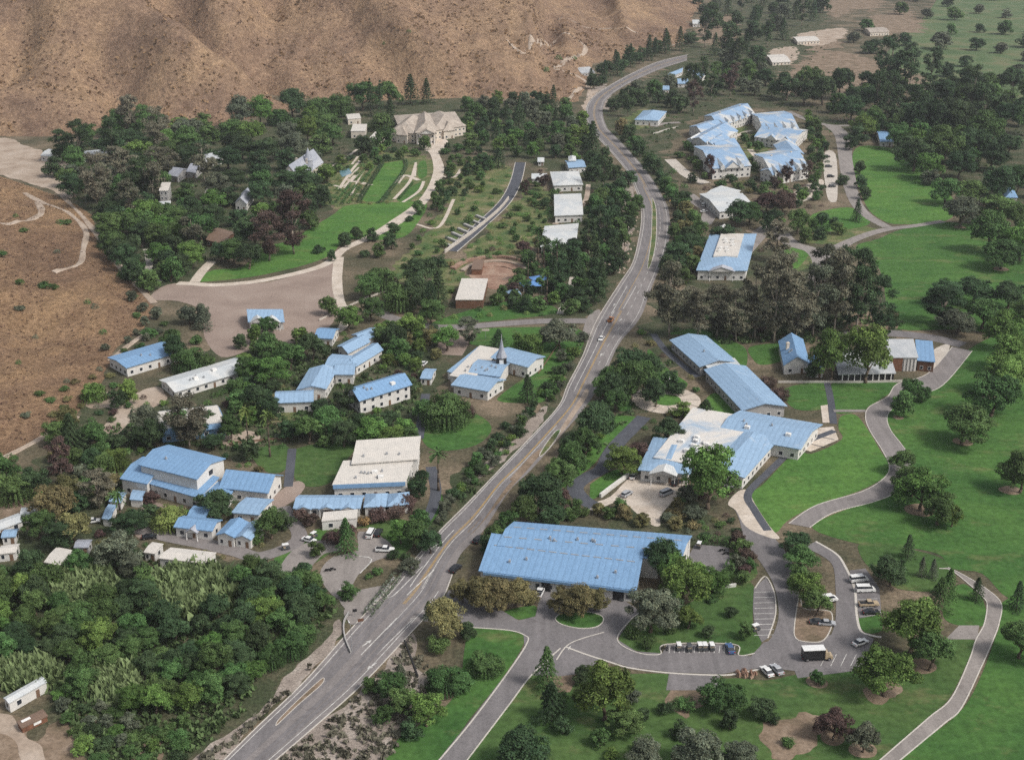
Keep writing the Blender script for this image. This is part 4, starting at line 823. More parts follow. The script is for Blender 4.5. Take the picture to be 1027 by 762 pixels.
house('small blue grey shed near the dark parked cars', 'shed', (75,548), (88,548), (91,541), 2.8, .5, 'gu', 'roof_slate', 'wall_grey', 'shed', None, .3); house('blue roofed hut at left edge above a trailer', 'shed', (2,538), (15,537), (18,530), 2.8, .5, 'gu', 'roof_paleblue', 'wall_white', 'shed', None, .3)
for lab, A, B, C in [('blue carport left of the palm tree', (110,502), (121,503), (124,494)), ('narrow blue canopy pointing down from the palm tree', (103,519), (110,520), (112,506)), ('blue awning right of the palm tree', (131,500), (142,501), (142,492))]: house(lab, 'carport', A, B, C, 2.8, .5, 'gu', 'roof_paleblue', 'wall_white', 'carport', None, .3, False, False)
# --- cream roofed workshop and its blue front row
house('upper cream flat roof of the stepped workshop', 'workshop', (354,464), (418,459.5), (424.5,440), 7, .9, 'shed', 'roof_cream', 'wall_white', 'workshop', 'the upper workshop roof', .5, True, False, vents=3)
r, P, ro, D = house('lower cream roof of the workshop with blue fascia band', 'workshop', (335,485), (406,482), (419,461), 5.6, .6, 'shed', 'roof_cream', 'wall_white', 'workshop', 'the lower workshop roof', .5, vents=6, ac=2); addbox(r, 'fascia', P, -.01, 1.01, -.045, -.032, 4.1, 5.5, 'wall_blue')
r, P, ro, D = house('long blue gabled row in front of the workshop', 'house', (296,508), (360,508), (365,496.5), 3.4, 1.2, 'gu', 'roof_paleblue', 'wall_white', 'cottage_row', 'the long blue row', .6); [porch(r, P, s, 5, 1.2, 3.1, .9, D, 'roof_paleblue') for s in (.14, .5, .84)]
house('middle blue hip roofed cottage before the workshop', 'cottage', (366,507.5), (386,507), (388,495), 3.4, 1.6, 'hip', 'roof_paleblue', 'wall_white', 'cottage', 'the middle hip cottage', .5); house('right blue hip roofed cottage before the workshop', 'cottage', (390,506.5), (409,504.5), (411,493.5), 3.4, 1.6, 'hip', 'roof_paleblue', 'wall_white', 'cottage', 'the right hip cottage', .5)
house('flat cream roofed hut among maroon shrubs', 'hut', (323,523), (357,520), (360,511.5), 3, .3, 'flat', 'roof_cream', 'wall_white', 'hut', 'the cream hut', .3)
# --- bottom left corner
r, P, ro, D = house('white caravan with dark windows at bottom left', 'caravan', (9,704), (46,683), (42,678), 3.0, .3, 'gu', 'roof_white', 'wall_white', 'caravan', 'the white caravan', .2)
r, P, ro, D = house('rusty low container with a white side panel', 'container', (22,729), (47,717), (43,711), 1.7, .1, 'gu', 'roof_brown', 'wall_rust', 'container', 'the rusty container', .2, False, False); addbox(r, 'side_panel', P, .45, .75, -.03, .0, .6, 1.3, 'trim_white'); addbox(r, 'roof_panel', P, .1, .45, .5, .8, 1.8, 1.92, 'trim_white')
# --- white roofs of the upper garden
for lab, A, B, C, h, rt, rf, sh in [('white hip roofed bungalow, third up the garden row', (556,186), (584,185), (583,171.5), 4, 'hip', 'roof_white', 'the upper garden bungalow'), ('large white gabled roof in the garden row', (557,216), (584,215), (589,194), 4.4, 'gu', 'roof_white', 'the large garden roof'), ('lowest long white roof of the garden row', (543,247), (577,244), (593,223), 4.2, 'gu', 'roof_white', 'the lowest garden roof'),
  ('small white tent roof left of the bungalow', (534,179), (548,179), (548,174), 3, 'gu', 'roof_white', None), ('topmost white and blue house of the garden row', (571,168), (587,167), (586,160), 4, 'gu', 'roof_paleblue', 'the top garden house'), ('tiny white tower next to the top garden house', (571,161), (577,161), (577,157), 6, 'hip', 'roof_white', None), ('tiny white hut amid hedges of the garden', (540,162), (545,162), (545,158), 3, 'gu', 'roof_white', None)]:
    house(lab, 'bungalow', A, B, C, h, 1.2, rt, rf, 'wall_white', 'bungalow', sh, .6)
house('cream flat roofed hall with brown wall by sunken garden', 'hall', (457,301), (484,301), (491,280), 4, .3, 'flat', 'roof_cream', 'wall_brown', 'garden_hall', 'the brown walled hall', .4, False, False)
house('crooked terracotta canopy over the sunken garden', 'canopy', (473,270), (483,270), (486,262), 3, .8, 'shed', 'roof_brown', 'wall_rust', 'canopy', None, .2, False, False)
house('grey ruined hut on the dirt below the hill road', 'hut', (583,74), (597,73), (597,67), 3, .2, 'flat', 'roof_grey', 'wall_grey', 'hut', 'the grey hut', .2)
# --- mansion and old houses at the foot of the hill
mm = dict(cat='mansion', roof='roof_tan', wall='wall_cream', name='mansion_wing', row_h=3.2)
house('left pavilion of the tan hip roofed mansion', A=(392,132), B=(416,134), C=(421,121), h=7, rise=6, rt='hip', short='the mansion left pavilion', **mm); r, P, ro, D = house('central columned entrance pavilion of the mansion', A=(417,133), B=(437,132.5), C=(437,118), h=8.5, rise=6, rt='hip', short='the mansion entrance', cols=6, **mm); porch(r, P, .55, 12, 4, 8.2, 3, D, 'roof_tan')
house('right pavilion of the mansion with tall windows', A=(435,131), B=(467,126), C=(461,113), h=7, rise=7, rt='hip', short='the mansion right pavilion', **mm); house('little hipped bay at the front left of the mansion', A=(397,135), B=(408,136), C=(410,127), h=6, rise=5, rt='hip', short=None, **mm); house('little hipped bay at the front right of the mansion', A=(445,131.5), B=(456,130.5), C=(456,122), h=6, rise=5, rt='hip', short=None, **mm); house('low back range of the mansion against the hillside', A=(400,126), B=(462,122), C=(460,112), h=7, rise=4, rt='hip', short=None, **mm)
r, P, ro, D = house('tall slate roofed stone manor with steep gables', 'manor', (281,178), (300,179), (322,162), 5.5, 8, 'gv', 'roof_slate', 'wall_cream', 'manor', 'the slate manor', .4, chim=2); m = MB(); m.lathe([(2.6,0),(2.6,11),(3,11.1),(.05,19)], 12); x, y, z = P(.8, .55, 0); m.obj('turret', 'roof_slate', r, (x, y, 0)); porch(r, P, .5, 7, 2, 5, 6, D, 'roof_slate')
for lab, A, B, C, h, rise, rt, rf, wl, sh in [('grey slate cottage near the top left track', (168,175), (178,177), (184,169), 4, 2.5, 'gu', 'roof_slate', 'wall_grey', 'the upper slate cottage'), ('second grey slate cottage under leafy trees', (187,172), (196,173), (199,164), 4, 2.5, 'gu', 'roof_slate', 'wall_grey', None), ('pale grey house deep in the upper woods', (205,162), (224,158), (225,151), 4, 2.4, 'gu', 'roof_grey', 'wall_white', 'the pale woodland house'),
  ('dark stone tower with pale cap in the woods', (160,191), (168,191), (168,183), 9, .5, 'gu', 'roof_cream', 'wall_grey', 'the stone tower'), ('white flat roof below the stone tower', (154,210), (170,209), (172,202), 3, .3, 'flat', 'roof_white', 'wall_white', None), ('bluish slate house by drab tall trees', (236,203), (247,204), (247,193), 4.5, 3, 'gv', 'roof_slate', 'wall_white', 'the bluish slate house'), ('brown roofed barn in the lower woods', (207,240), (225,245), (228,231), 3.6, 2.0, 'gu', 'roof_brown', 'wall_brown', 'the brown barn'),
  ('white shed at the far left of the woods', (41,156), (51,157), (53,150), 3.5, .8, 'gu', 'roof_white', 'wall_white', 'the far white shed'), ('long white roof glimpsed through drab trees', (77,158), (121,154), (125,148), 4, .8, 'gu', 'roof_white', 'wall_white', 'the glimpsed white roof'), ('tiny grey roof high in the woods', (250,148), (258,148), (259,143), 4, 1.5, 'gu', 'roof_grey', 'wall_grey', None), ('cream outbuilding left of the mansion', (352,132), (366,132), (367,125), 5, .3, 'flat', 'roof_cream', 'wall_cream', 'the cream outbuilding'), ('small cream garden house beside the mansion forecourt', (371,138), (380,140), (383,130), 4, 1.2, 'gu', 'roof_cream', 'wall_cream', None), ('cream lodge with flat roof left behind mansion', (349,120), (362,119), (363,114), 4, .3, 'flat', 'roof_cream', 'wall_cream', None), ('pale stable on the bare patch far right', (800,42), (822,41), (823,36), 3.5, 1, 'gu', 'roof_cream', 'wall_cream', 'the pale stable'), ('pale farmhouse by the far brown field', (873,33), (892,32), (893,27), 4, 1.5, 'gu', 'roof_tan', 'wall_cream', 'the pale farmhouse'), ('tan field barn next to brown field', (775,63), (793,62), (795,54), 3, 1.2, 'gu', 'roof_cream', 'wall_cream', 'the tan field barn'), ('white hut at the head of the upper lane', (695,24), (702,24), (703,20), 4, 1, 'gu', 'roof_white', 'wall_white', None)]:
    house(lab, 'house', A, B, C, h, rise, rt, rf, wl, 'house', sh, .4)
# canvas shades
for lab, p, w_, dp, hh in [('bright blue canvas shade over the play area', (532,291), 9, 7, 3.2), ('second blue canvas shade by the palms', (540,287), 8, 6, 4.2), ('pale blue canvas shade nearer the lane', (515,299), 6, 6, 3)]:
    x, y = at(*p); t = thing('canvas_shade', lab, 'shade', (x, y, 0), .3)
    m = MB(); m.add([(-w_/2,-dp/2,hh),(w_/2,-dp/2,hh-.5),(w_/2,dp/2,hh+.3),(-w_/2,dp/2,hh-.2),(0,0,hh+1.2),(-w_/2,-dp/2,hh-.08),(w_/2,-dp/2,hh-.58),(w_/2,dp/2,hh+.22),(-w_/2,dp/2,hh-.28),(0,0,hh+1.1)], [(0,1,4),(1,2,4),(2,3,4),(3,0,4),(6,5,9),(7,6,9),(8,7,9),(5,8,9)]); m.obj('canvas', 'canvas_blue' if 'pale' not in lab else 'roof_paleblue', t)
    for sx in (-1, 1):
        for sy in (-1, 1): o = link('post', _col, t, (sx*w_*.48, sy*dp*.48, 0)); o.scale = (.4, .4, hh-.35)

# ================================================================= VEHICLES
def copy_tree(o, parent=None):
    c = o.copy(); COL.objects.link(c); c.parent = parent
    for ch in o.children: copy_tree(ch, c)
    return c
def wheel_me(r, w_):
    m = MB(); m.lathe([(0,-w_/2),(r*.9,-w_/2),(r,-w_*.35),(r,w_*.35),(r*.9,w_/2),(0,w_/2)], 14); me = m.me('wheel', 'tyre', True); me.transform(Matrix.Rotation(math.pi/2, 4, 'X')); return me
def rim_me(r, w_):
    m = MB(); m.lathe([(0,-w_*.53),(r*.6,-w_*.53),(r*.6,w_*.53),(0,w_*.53)], 10); me = m.me('rim', 'rim'); me.transform(Matrix.Rotation(math.pi/2, 4, 'X')); return me
_lamp = MB().box(-.04,.06,-.2,.2,-.08,.08).me('headlight', 'lamp_glass'); _tail = MB().box(-.06,.04,-.16,.16,-.1,.1).me('tail_light', 'tail_red')
def smooth_hull(name, prof, wl, wu, mat, z_taper, parent):
    """side profile (x,z) swept across the width, upper points drawn in"""
    m = MB(); zs = [p[1] for p in prof]; z0, z1 = min(zs), max(zs)
    def wy(z): return wl + (wu-wl)*max(0, (z-z_taper)/(z1-z_taper+1e-6))
    R_ = []
    for s, k in ((-1, .9), (-1, 1.0), (1, 1.0), (1, .9)):
        cx = sum(p[0] for p in prof)/len(prof); cz = (z0+z1)/2
        f = .955 if k < 1 else 1.0
        R_.append([(cx+(x-cx)*f, s*wy(z)*(1.0 if k < 1 else .93), cz+(z-cz)*f) for x, z in prof])
    R_ = [R_[0], R_[1], R_[2], R_[3]]
    # widest in the middle rings
    R_[0] = [(x, -wy(z), z) for (x, y, z) in R_[0]]; R_[3] = [(x, wy(z), z) for (x, y, z) in R_[3]]
    R_[1] = [(x, y, z) for (x, y, z) in R_[1]]
    n = len(prof)
    V = R_[0]+R_[1]+R_[2]+R_[3]; F = [tuple(range(n))] + [tuple(range(4*n-1, 3*n-1, -1))]
    for k in range(3): F += [(k*n+i, (k+1)*n+i, (k+1)*n+(i+1) % n, k*n+(i+1) % n) for i in range(n)]
    m.add(V, F); return m.obj(name, mat, parent)
def make_car(kind, label, paint):
    t = thing('parked_car' if kind != 'pickup' else 'pickup_truck', label, 'car', (0, 0, 0))
    if kind == 'sedan': Ln, Wd, body = 4.6, .9, [(-2.3,.35),(2.3,.35),(2.32,.62),(2.15,.78),(1.1,.92),(-1.5,.95),(-2.25,.9)]; cab = [(-1.75,.93),(1.15,.91),(.45,1.40),(-.95,1.43)]; roof = [(-.98,1.40),(.48,1.37),(.40,1.46),(-.90,1.48)]
    elif kind == 'suv': Ln, Wd, body = 4.7, .95, [(-2.35,.4),(2.35,.4),(2.36,.75),(2.2,.95),(1.2,1.08),(-2.2,1.1),(-2.36,.9)]; cab = [(-2.2,1.09),(1.25,1.06),(.65,1.62),(-1.95,1.66)]; roof = [(-1.98,1.62),(.68,1.58),(.6,1.70),(-1.9,1.73)]
    elif kind == 'van': Ln, Wd, body = 5.4, 1.0, [(-2.7,.4),(2.7,.4),(2.72,.9),(2.35,1.15),(1.9,1.3),(-2.68,1.3)]; cab = [(-2.6,1.29),(1.95,1.28),(1.25,1.95),(-2.5,2.0)]; roof = [(-2.6,1.92),(1.3,1.88),(1.2,2.05),(-2.55,2.1)]
    else: Ln, Wd, body = 5.5, .97, [(-2.75,.5),(2.75,.5),(2.76,.85),(2.55,1.05),(1.3,1.12),(.0,1.12),(-2.72,1.12)]; cab = [(-.75,1.11),(1.35,1.10),(.75,1.68),(-.55,1.72)]; roof = [(-.6,1.68),(.78,1.64),(.7,1.76),(-.5,1.79)]
    b = smooth_hull('body', body, Wd, Wd*.97, paint, .7, t); smooth_hull('cabin_glass', cab, Wd*.93, Wd*.78, 'glass', 1.0, t); smooth_hull('roof', roof, Wd*.80, Wd*.78, paint, 1.0, t)
    if kind == 'pickup': MB().box(-2.6,-.85,-.8,.8,1.05,1.135).obj('truck_bed', 'dark', t)
    wm, rm = wheel_me(.34, .22), rim_me(.34, .22)
    for sx in (-1, 1):
        for sy in (-1, 1):
            w_ = link('wheel', wm, t, (sx*Ln*.31, sy*(Wd-.08), .34)); link('rim', rm, w_)
    for sy in (-1, 1): link('headlight', _lamp, t, (Ln/2-.02, sy*Wd*.7, .68)); link('tail_light', _tail, t, (-Ln/2+.02, sy*Wd*.75, .8))
    return t
def make_cart(label, canopy):
    t = thing('golf_cart', label, 'golf cart'); m = MB(); m.prism([(-1.2,-.6,.3),(1.2,-.6,.3),(1.2,.6,.3),(-1.2,.6,.3)], [(-1.15,-.58,.62),(1.1,-.5,.75),(1.1,.5,.75),(-1.15,.58,.62)]); m.box(-1.2,-.75,-.58,.58,.6,.95); m.obj('body', 'paint_charcoal', t)
    MB().box(-.75,-.15,-.55,.55,.62,.86).box(-.85,-.7,-.55,.55,.8,1.3).obj('seat', 'seat_tan', t); m = MB(); m.prism([(-1.15,-.62,1.82),(.8,-.62,1.80),(.8,.62,1.80),(-1.15,.62,1.82)], [(-1.05,-.55,1.92),(.7,-.55,1.9),(.7,.55,1.9),(-1.05,.55,1.92)]); m.obj('canopy', canopy, t)
    for sx in (-.95, .72):
        for sy in (-.55, .55): MB().tube((sx, sy, .65), (sx, sy, 1.82), .03, .03, 6).obj('canopy_post', 'metal', t)
    wm, rm = wheel_me(.24, .2), rim_me(.24, .2)
    for sx in (-.8, .82):
        for sy in (-.52, .52): w_ = link('wheel', wm, t, (sx, sy, .24)); link('rim', rm, w_)
    MB().tube((.55,.28,.9),(.75,.28,.7),.03,.03).lathe([(.14,.9),(.19,.93),(.14,.96)], 10, 0, (.5,.28)).obj('steering_wheel', 'dark', t); return t
def make_truck(label):
    t = thing('box_truck', label, 'truck'); MB().box(-3.6,2.0,-1.22,1.22,.95,3.35).obj('cargo_box', 'paint_black', t); MB().box(-3.65,2.05,-1.26,1.26,3.355,3.47).obj('cargo_roof', 'paint_white', t)
    m = MB(); m.prism([(2.1,-1.05,.6),(4.2,-1.05,.6),(4.2,1.05,.6),(2.1,1.05,.6)], [(2.1,-1.05,1.45),(4.1,-1.0,1.35),(4.1,1.0,1.35),(2.1,1.05,1.45)]); m.prism([(2.1,-1.05,1.45),(3.45,-1.0,1.4),(3.45,1.0,1.4),(2.1,1.05,1.45)], [(2.1,-.95,2.4),(2.9,-.92,2.35),(2.9,.92,2.35),(2.1,.95,2.4)]); m.obj('cab', 'paint_tan', t)
    m = MB(); m.add([(3.50,-.9,1.46),(3.50,.9,1.46),(2.97,.85,2.28),(2.97,-.85,2.28)], [(0,1,2,3)]); m.obj('windscreen', 'glass', t); MB().box(-3.6,3.9,-.5,.5,.55,.93).obj('chassis', 'dark', t)
    wm, rm = wheel_me(.5, .3), rim_me(.5, .3)
    for sx in (-2.4, 3.2):
        for sy in (-1, 1): w_ = link('wheel', wm, t, (sx, sy, .5)); link('rim', rm, w_)
    for sy in (-.75, .75): link('headlight', _lamp, t, (4.2, sy, .9)); link('tail_light', _tail, t, (-3.6, sy, .8))
    return t
def make_forklift(label):
    t = thing('forklift', label, 'forklift'); MB().box(-1.1,.9,-.55,.55,.35,1.0).box(-1.3,-.7,-.55,.55,.4,1.35).obj('body', 'paint_orange', t); MB().box(.95,1.1,-.45,-.33,.1,2.9).box(.95,1.1,.33,.45,.1,2.9).box(.96,1.08,-.45,.45,1.4,1.55).obj('mast', 'dark', t)
    for s in (-.3, .3): MB().box(1.1,2.1,s-.07,s+.07,.15,.22).obj('fork', 'metal', t)
    m = MB().box(-.8,.75,-.55,.55,2.1,2.18)
    for x in (-.75, .7):
        for y in (-.5, .5): m.tube((x,y,.9),(x,y,2.12),.04,.04)
    m.obj('overhead_guard', 'dark', t); MB().box(-.6,-.1,-.3,.3,.98,1.1).box(-.65,-.5,-.3,.3,1.05,1.55).obj('seat', 'dark', t); wm = wheel_me(.32, .25)
    for sx in (-.8, .6):
        for sy in (-.5, .5): link('wheel', wm, t, (sx, sy, .32))
    return t
def make_bike(label):
    t = thing('motorcycle', label, 'motorcycle'); wm, rm = wheel_me(.32, .13), rim_me(.32, .1)
    for sx in (-.7, .72): w_ = link('wheel', wm, t, (sx, 0, .32)); link('rim', rm, w_)
    m = MB(); m.prism([(-.4,-.15,.35),(.35,-.15,.35),(.35,.15,.35),(-.4,.15,.35)], [(-.55,-.1,.72),(.4,-.14,.92),(.4,.14,.92),(-.55,.1,.72)]); m.obj('body', 'paint_black', t); MB().box(-.75,-.05,-.13,.13,.74,.86).obj('seat', 'dark', t)
    MB().tube((.72,0,.34),(.45,0,1.0),.04,.04).tube((.42,-.36,1.05),(.42,.36,1.05),.025,.025).obj('handlebar', 'metal', t); return t
PROTO = {'sedan': make_car('sedan', 'x', 'paint_white'), 'suv': make_car('suv', 'x', 'paint_white'), 'van': make_car('van', 'x', 'paint_white'), 'pickup': make_car('pickup', 'x', 'paint_white'), 'cart': make_cart('x', 'paint_white'), 'truck': make_truck('x'), 'forklift': make_forklift('x'), 'bike': make_bike('x')}
NAME = {'sedan': ('parked_car', 'car'), 'suv': ('parked_car', 'car'), 'van': ('parked_van', 'van'), 'pickup': ('pickup_truck', 'pickup'), 'cart': ('golf_cart', 'golf cart'), 'truck': ('box_truck', 'truck'), 'forklift': ('forklift', 'forklift'), 'bike': ('motorcycle', 'motorcycle')}
USED = set()
CARS_AT = []
def vehicle(kind, px, py, deg, paint, label, group=None, moving=False):
    o = PROTO[kind] if kind not in USED else copy_tree(PROTO[kind]); USED.add(kind)
    x, y = at(px, py); o.location = (x, y, .1); o.rotation_euler = (0, 0, math.radians(deg)); o.name = 'car' if moving else NAME[kind][0]
    o['label'] = label; o['category'] = NAME[kind][1]
    if group: o['group'] = group
    if paint:
        for ch in o.children:
            n = ch.name.split('.')[0]
            if n == 'body' or (n == 'roof' and kind != 'cart') or (n == 'canopy'):
                if kind == 'cart' and n == 'body': continue
                ch.material_slots[0].link = 'OBJECT'; ch.material_slots[0].material = M[paint]
    CARS_AT.append((x, y)); KEEP.append(([(x-1.5,y-1.5),(x+1.5,y-1.5),(x+1.5,y+1.5),(x-1.5,y+1.5)], 1.0))
    return o
hw = math.degrees(math.atan2(at(603,340)[1]-at(595,352)[1], at(603,340)[0]-at(595,352)[0]))
V = vehicle; G1 = 'vehicles parked in front of the warehouse'; G2 = 'carts and cycles along the ring road kerb'; G3 = 'vehicles in the visitor lot'; G4 = 'vehicles in the pale court'; G5 = 'vehicles in the right hand bays'; G6 = 'cars parked near the cottages'; G7 = 'cars in the far lane bays'
V('sedan',603,341,hw+180,'paint_white','white car driving on the highway',None,True); V('pickup',612.5,322,hw,'paint_orange','orange brown truck on the highway just ahead of white car',None,True)
V('suv',480,543,60,'paint_black','black off-roader parked against hedge by the highway shoulder'); V('suv',457,572,60,'paint_black','black off-roader parked beside bushes nearer the warehouse entrance')
V('van',372,537,80,'paint_white','white van parked under the cream hut in the visitor lot',G3); V('suv',379.5,536,80,'paint_black','black off-roader close beside the white van',G3); V('pickup',386,553,-5,'paint_white','white pickup by the round bush in the visitor lot',G3); V('sedan',310,543,-25,'paint_white','white sedan alone in the upper visitor lot',G3); V('bike',329,573,5,None,'black motorcycle parked in the middle of visitor lot',G3); V('bike',333.5,572,5,None,'second black motorcycle, right of the first, in visitor lot',G3); V('cart',287,551,20,None,'white topped cart at the visitor lot lawn',G3); V('cart',315,539,60,None,'white topped cart behind white sedan in visitor lot',G3)
V('sedan',635,479,70,'paint_white','white sedan at the low white wall of the court',G4); V('suv',628.5,497,50,'paint_silver','silver off-roader near the white wall of the court',G4); V('van',668.5,496,40,'paint_silver','silver van standing in the middle of the pale court',G4); V('suv',678.5,486,50,'paint_black','black off-roader close to the hall entrance',G4)
V('pickup',541.5,596,75,'paint_white','white pickup at the warehouse loading drive',G1); V('suv',543.5,586,80,'paint_charcoal','charcoal off-roader by the warehouse wall',G1); V('forklift',620,594,200,None,'orange forklift outside the warehouse door',G1); V('cart',624,601,250,'paint_charcoal','dark cart beside the orange forklift',G1)
for x_, l_ in [(665,'leftmost dark motorcycle at the ring road kerb'),(669.5,'second dark motorcycle at the ring road kerb')]: V('bike',x_,651,85,None,l_,G2)
V('cart',680.5,651,95,None,'white topped golf cart next to the dark motorcycles',G2); V('cart',691,652,95,'paint_charcoal','dark topped golf cart in the middle of the kerb bays',G2); V('cart',701.5,651,95,None,'white topped golf cart left of a touching pair',G2); V('cart',706.5,651,95,None,'white topped golf cart in the middle of three',G2); V('cart',713.5,651,95,None,'white topped golf cart right end of three',G2); V('sedan',732,652,95,'paint_blue','dark blue sedan at the right end of the kerb bays',G2); V('sedan',686,661,5,'paint_black','low black car waiting on the ring road') if False else None
V('truck',818,661,4,None,'box truck with white roof and black sides on the ring road'); V('sedan',769,675,110,'paint_white','white car at lawn edge left of the box truck'); V('sedan',779,673,110,'paint_silver','silver car at lawn edge next to white car')
V('van',861,583,12,'paint_white','white van topmost in the right bays',G5); V('van',867.5,593,3,'paint_white','white van second down in the right bays',G5); V('pickup',871,607.5,4,'paint_tan','tan pickup in the right bays',G5); V('sedan',873.5,615.5,3,'paint_black','black sedan lowest in the right bays',G5); V('van',830,603,15,'paint_white','white van in the middle island under green tree',G5); V('sedan',820,625.5,-5,'paint_charcoal','charcoal car on the middle island, left of a pair',G5); V('sedan',829,626.5,-5,'paint_silver','silver car on the middle island, right of a pair',G5); V('sedan',862.5,646,30,'paint_white','white car half under the big green tree')
V('cart',758,632,30,None,'white topped cart at the striped bays'); V('cart',701,549,70,None,'white topped cart in the service yard'); V('bike',724,553,10,None,'dark motorcycle in the service yard, left one'); V('bike',728,556,10,None,'dark motorcycle in the service yard, right one')
for i_, (x_, y_) in enumerate([(829,158),(831,168),(833,178),(834.5,188)]): V('suv',x_,y_,8,'paint_black' if i_ % 2 == 0 else 'paint_charcoal',['black car, farthest in the upper lane bays','charcoal car, second in the upper lane bays','black car, third in the upper lane bays','charcoal car, nearest in the upper lane bays'][i_],G7)
V('van',705.5,207,75,'paint_white','white van at the pale grey building'); V('sedan',706,213,10,'paint_white','white sedan behind the white van by the pale grey building')
V('sedan',145,522,60,'paint_white','white sedan in the lot by the cottages',G6); V('suv',156,514,70,'paint_black','black off-roader under the yellow green tree',G6); V('sedan',150,540,10,'paint_black','black sedan on the lane edge by the cottages',G6); V('sedan',93,524,15,'paint_white','white sedan beside the blue canopy',G6); V('sedan',101,551,75,'paint_charcoal','charcoal sedan beyond the end-on trailer',G6); V('sedan',106,549,75,'paint_silver','silver sedan parked with the charcoal one',G6); V('suv',3,540,30,'paint_black','black off-roader at the left edge',G6)
V('sedan',425,366,70,'paint_white','white sedan in the yard above the lodge'); V('sedan',402,364,15,'paint_white','white sedan under trees near the hotel') if False else None

# ================================================================= STREET FURNITURE AND SMALL THINGS
def street_lamp(px, py, label, h=8):
    x, y = at(px, py); t = thing('street_lamp', label, 'street lamp', (x, y, 0), R.uniform(0, 6)); MB().tube((0,0,0),(0,0,h),.12,.07,8).tube((0,0,h),(1.6,0,h+.3),.05,.04).obj('pole', 'metal', t); m = MB(); m.prism([(1.2,-.16,h+.2),(2.2,-.12,h+.25),(2.2,.12,h+.25),(1.2,.16,h+.2)], [(1.3,-.1,h+.36),(2.1,-.08,h+.36),(2.1,.08,h+.36),(1.3,.1,h+.36)]); m.obj('lamp_head', 'lamp_glass', t); return t
street_lamp(353,654,'metal lamp pole on the highway kerb by the left woods'); street_lamp(620,340,'metal lamp pole right of the highway near white car')
def sign(px, py, label, name='road_sign', w_=.9, h=2.4, mat='trim_white', rz=0.3):
    x, y = at(px, py); t = thing(name, label, 'sign', (x, y, 0), rz); MB().tube((0,0,0),(0,0,h),.05,.05).obj('post', 'metal', t); MB().box(-w_/2,w_/2,-.09,-.05,h-.9,h).obj('sign_board', mat, t)
sign(640,172,'small white road sign on the outside of the upper bend'); sign(672,205,'small yellow road sign on the outside of the upper bend','road_sign',1.0,2.6,'marking_yellow'); sign(487,341,'cream board on a tall post above the chapel','notice_board',3.2,5,'wall_cream',0); sign(362,627,'low dark entrance sign at the visitor lot','road_sign',1.6,2.2,'wall_brown'); sign(356,618,'dark gate sign beside the lot entrance','road_sign',1.2,2.4,'dark'); sign(475,612,'small white sign at the warehouse drive mouth')
x, y = at(419, 678); t = thing('utility_pole', 'long dark leaning timber pole beside the gravel bank', 'pole', (x, y, 0)); MB().tube((0,0,-.2),(-3.2,1.8,9.5),.32,.24,10).obj('pole', 'dark', t); MB().tube((-4.2,1.8,8.9),(-2.0,1.8,9.1),.1,.1).obj('cross_arm', 'dark', t)
for i_, (px_, py_) in enumerate([(667.5,388),(671,387)]):
    x, y = at(px_, py_); t = thing('statue', ['slim white statue on the plaza rim, left one','slim white statue on the plaza rim, right one'][i_], 'statue', (x, y, .1)); MB().box(-.5,.5,-.5,.5,0,.9).obj('pedestal', 'statue_white', t); MB().lathe([(.42,.9),(.38,1.8),(.32,2.3),(.42,2.7),(.36,3.0),(.12,3.15),(.2,3.35),(.16,3.6),(.0,3.7)], 10).obj('figure', 'statue_white', t, smooth=True)
def wall_run(pts, label, h=1.0, th=.35, mat='kerb_concrete', name='garden_wall', cat='wall'):
    C = resample(catmull([at(*p) for p in pts], 6), max(8, len(pts)*5)); a, b = offsets(C, th/2, th/2); m = MB(); n = len(C)
    V_ = []; F = []
    for i in range(n): V_ += [(*a[i], 0), (*a[i], h), (*b[i], h), (*b[i], 0)]
    for i in range(n-1): F += [(4*i+k, 4*i+4+k, 4*i+4+(k+1) % 4, 4*i+(k+1) % 4) for k in range(4)]
    F += [(0,1,2,3), (4*n-1,4*n-2,4*n-3,4*n-4)]
    m.add(V_, F); o = m.obj(name, mat); tag(o, label, cat); return o
wall_run([(602,499),(615,489),(630,478)], 'low white wall beside the pale parking court', 1.4, .8, 'wall_white'); wall_run([(367,612),(380,600),(395,580),(400,572)][:3], 'curved low stone wall at the visitor lot', .6, .45, 'wall_grey'); wall_run([(352,655),(346,640),(345,625),(350,615)], 'curved low wall left of the lot entrance', .7, .35, 'wall_grey')
wall_run([(446,254),(476,232),(500,212),(510,200)], 'long grey retaining wall along the dark drive', 1.8, .6, 'concrete'); wall_run([(722,590),(738,588)], 'short white wall by the clipped hedge', 1.0, .5, 'wall_white'); wall_run([(655,135),(668,131),(680,128)], 'low stone wall along the lane below the hip roofed house', 1.0, .5); wall_run([(540,375),(557,350),(566,337)], 'thin dark fence line on the lawn slope below chapel', .7, .1, 'wood', 'fence', 'fence')
wall_run([(780,384),(830,384),(870,384),(905,383)], 'thin pale fence along the lawn by the long shed', 1.0, .12, 'kerb_concrete', 'fence', 'fence'); wall_run([(320,322),(340,312),(372,298),(400,288)], 'low wall between gravel lot and the green trees', .8, .4, 'concrete'); wall_run([(255,450),(230,446),(252,443),(290,440)], 'low timber rail below the two palms', .7, .3, 'wood', 'fence', 'fence')
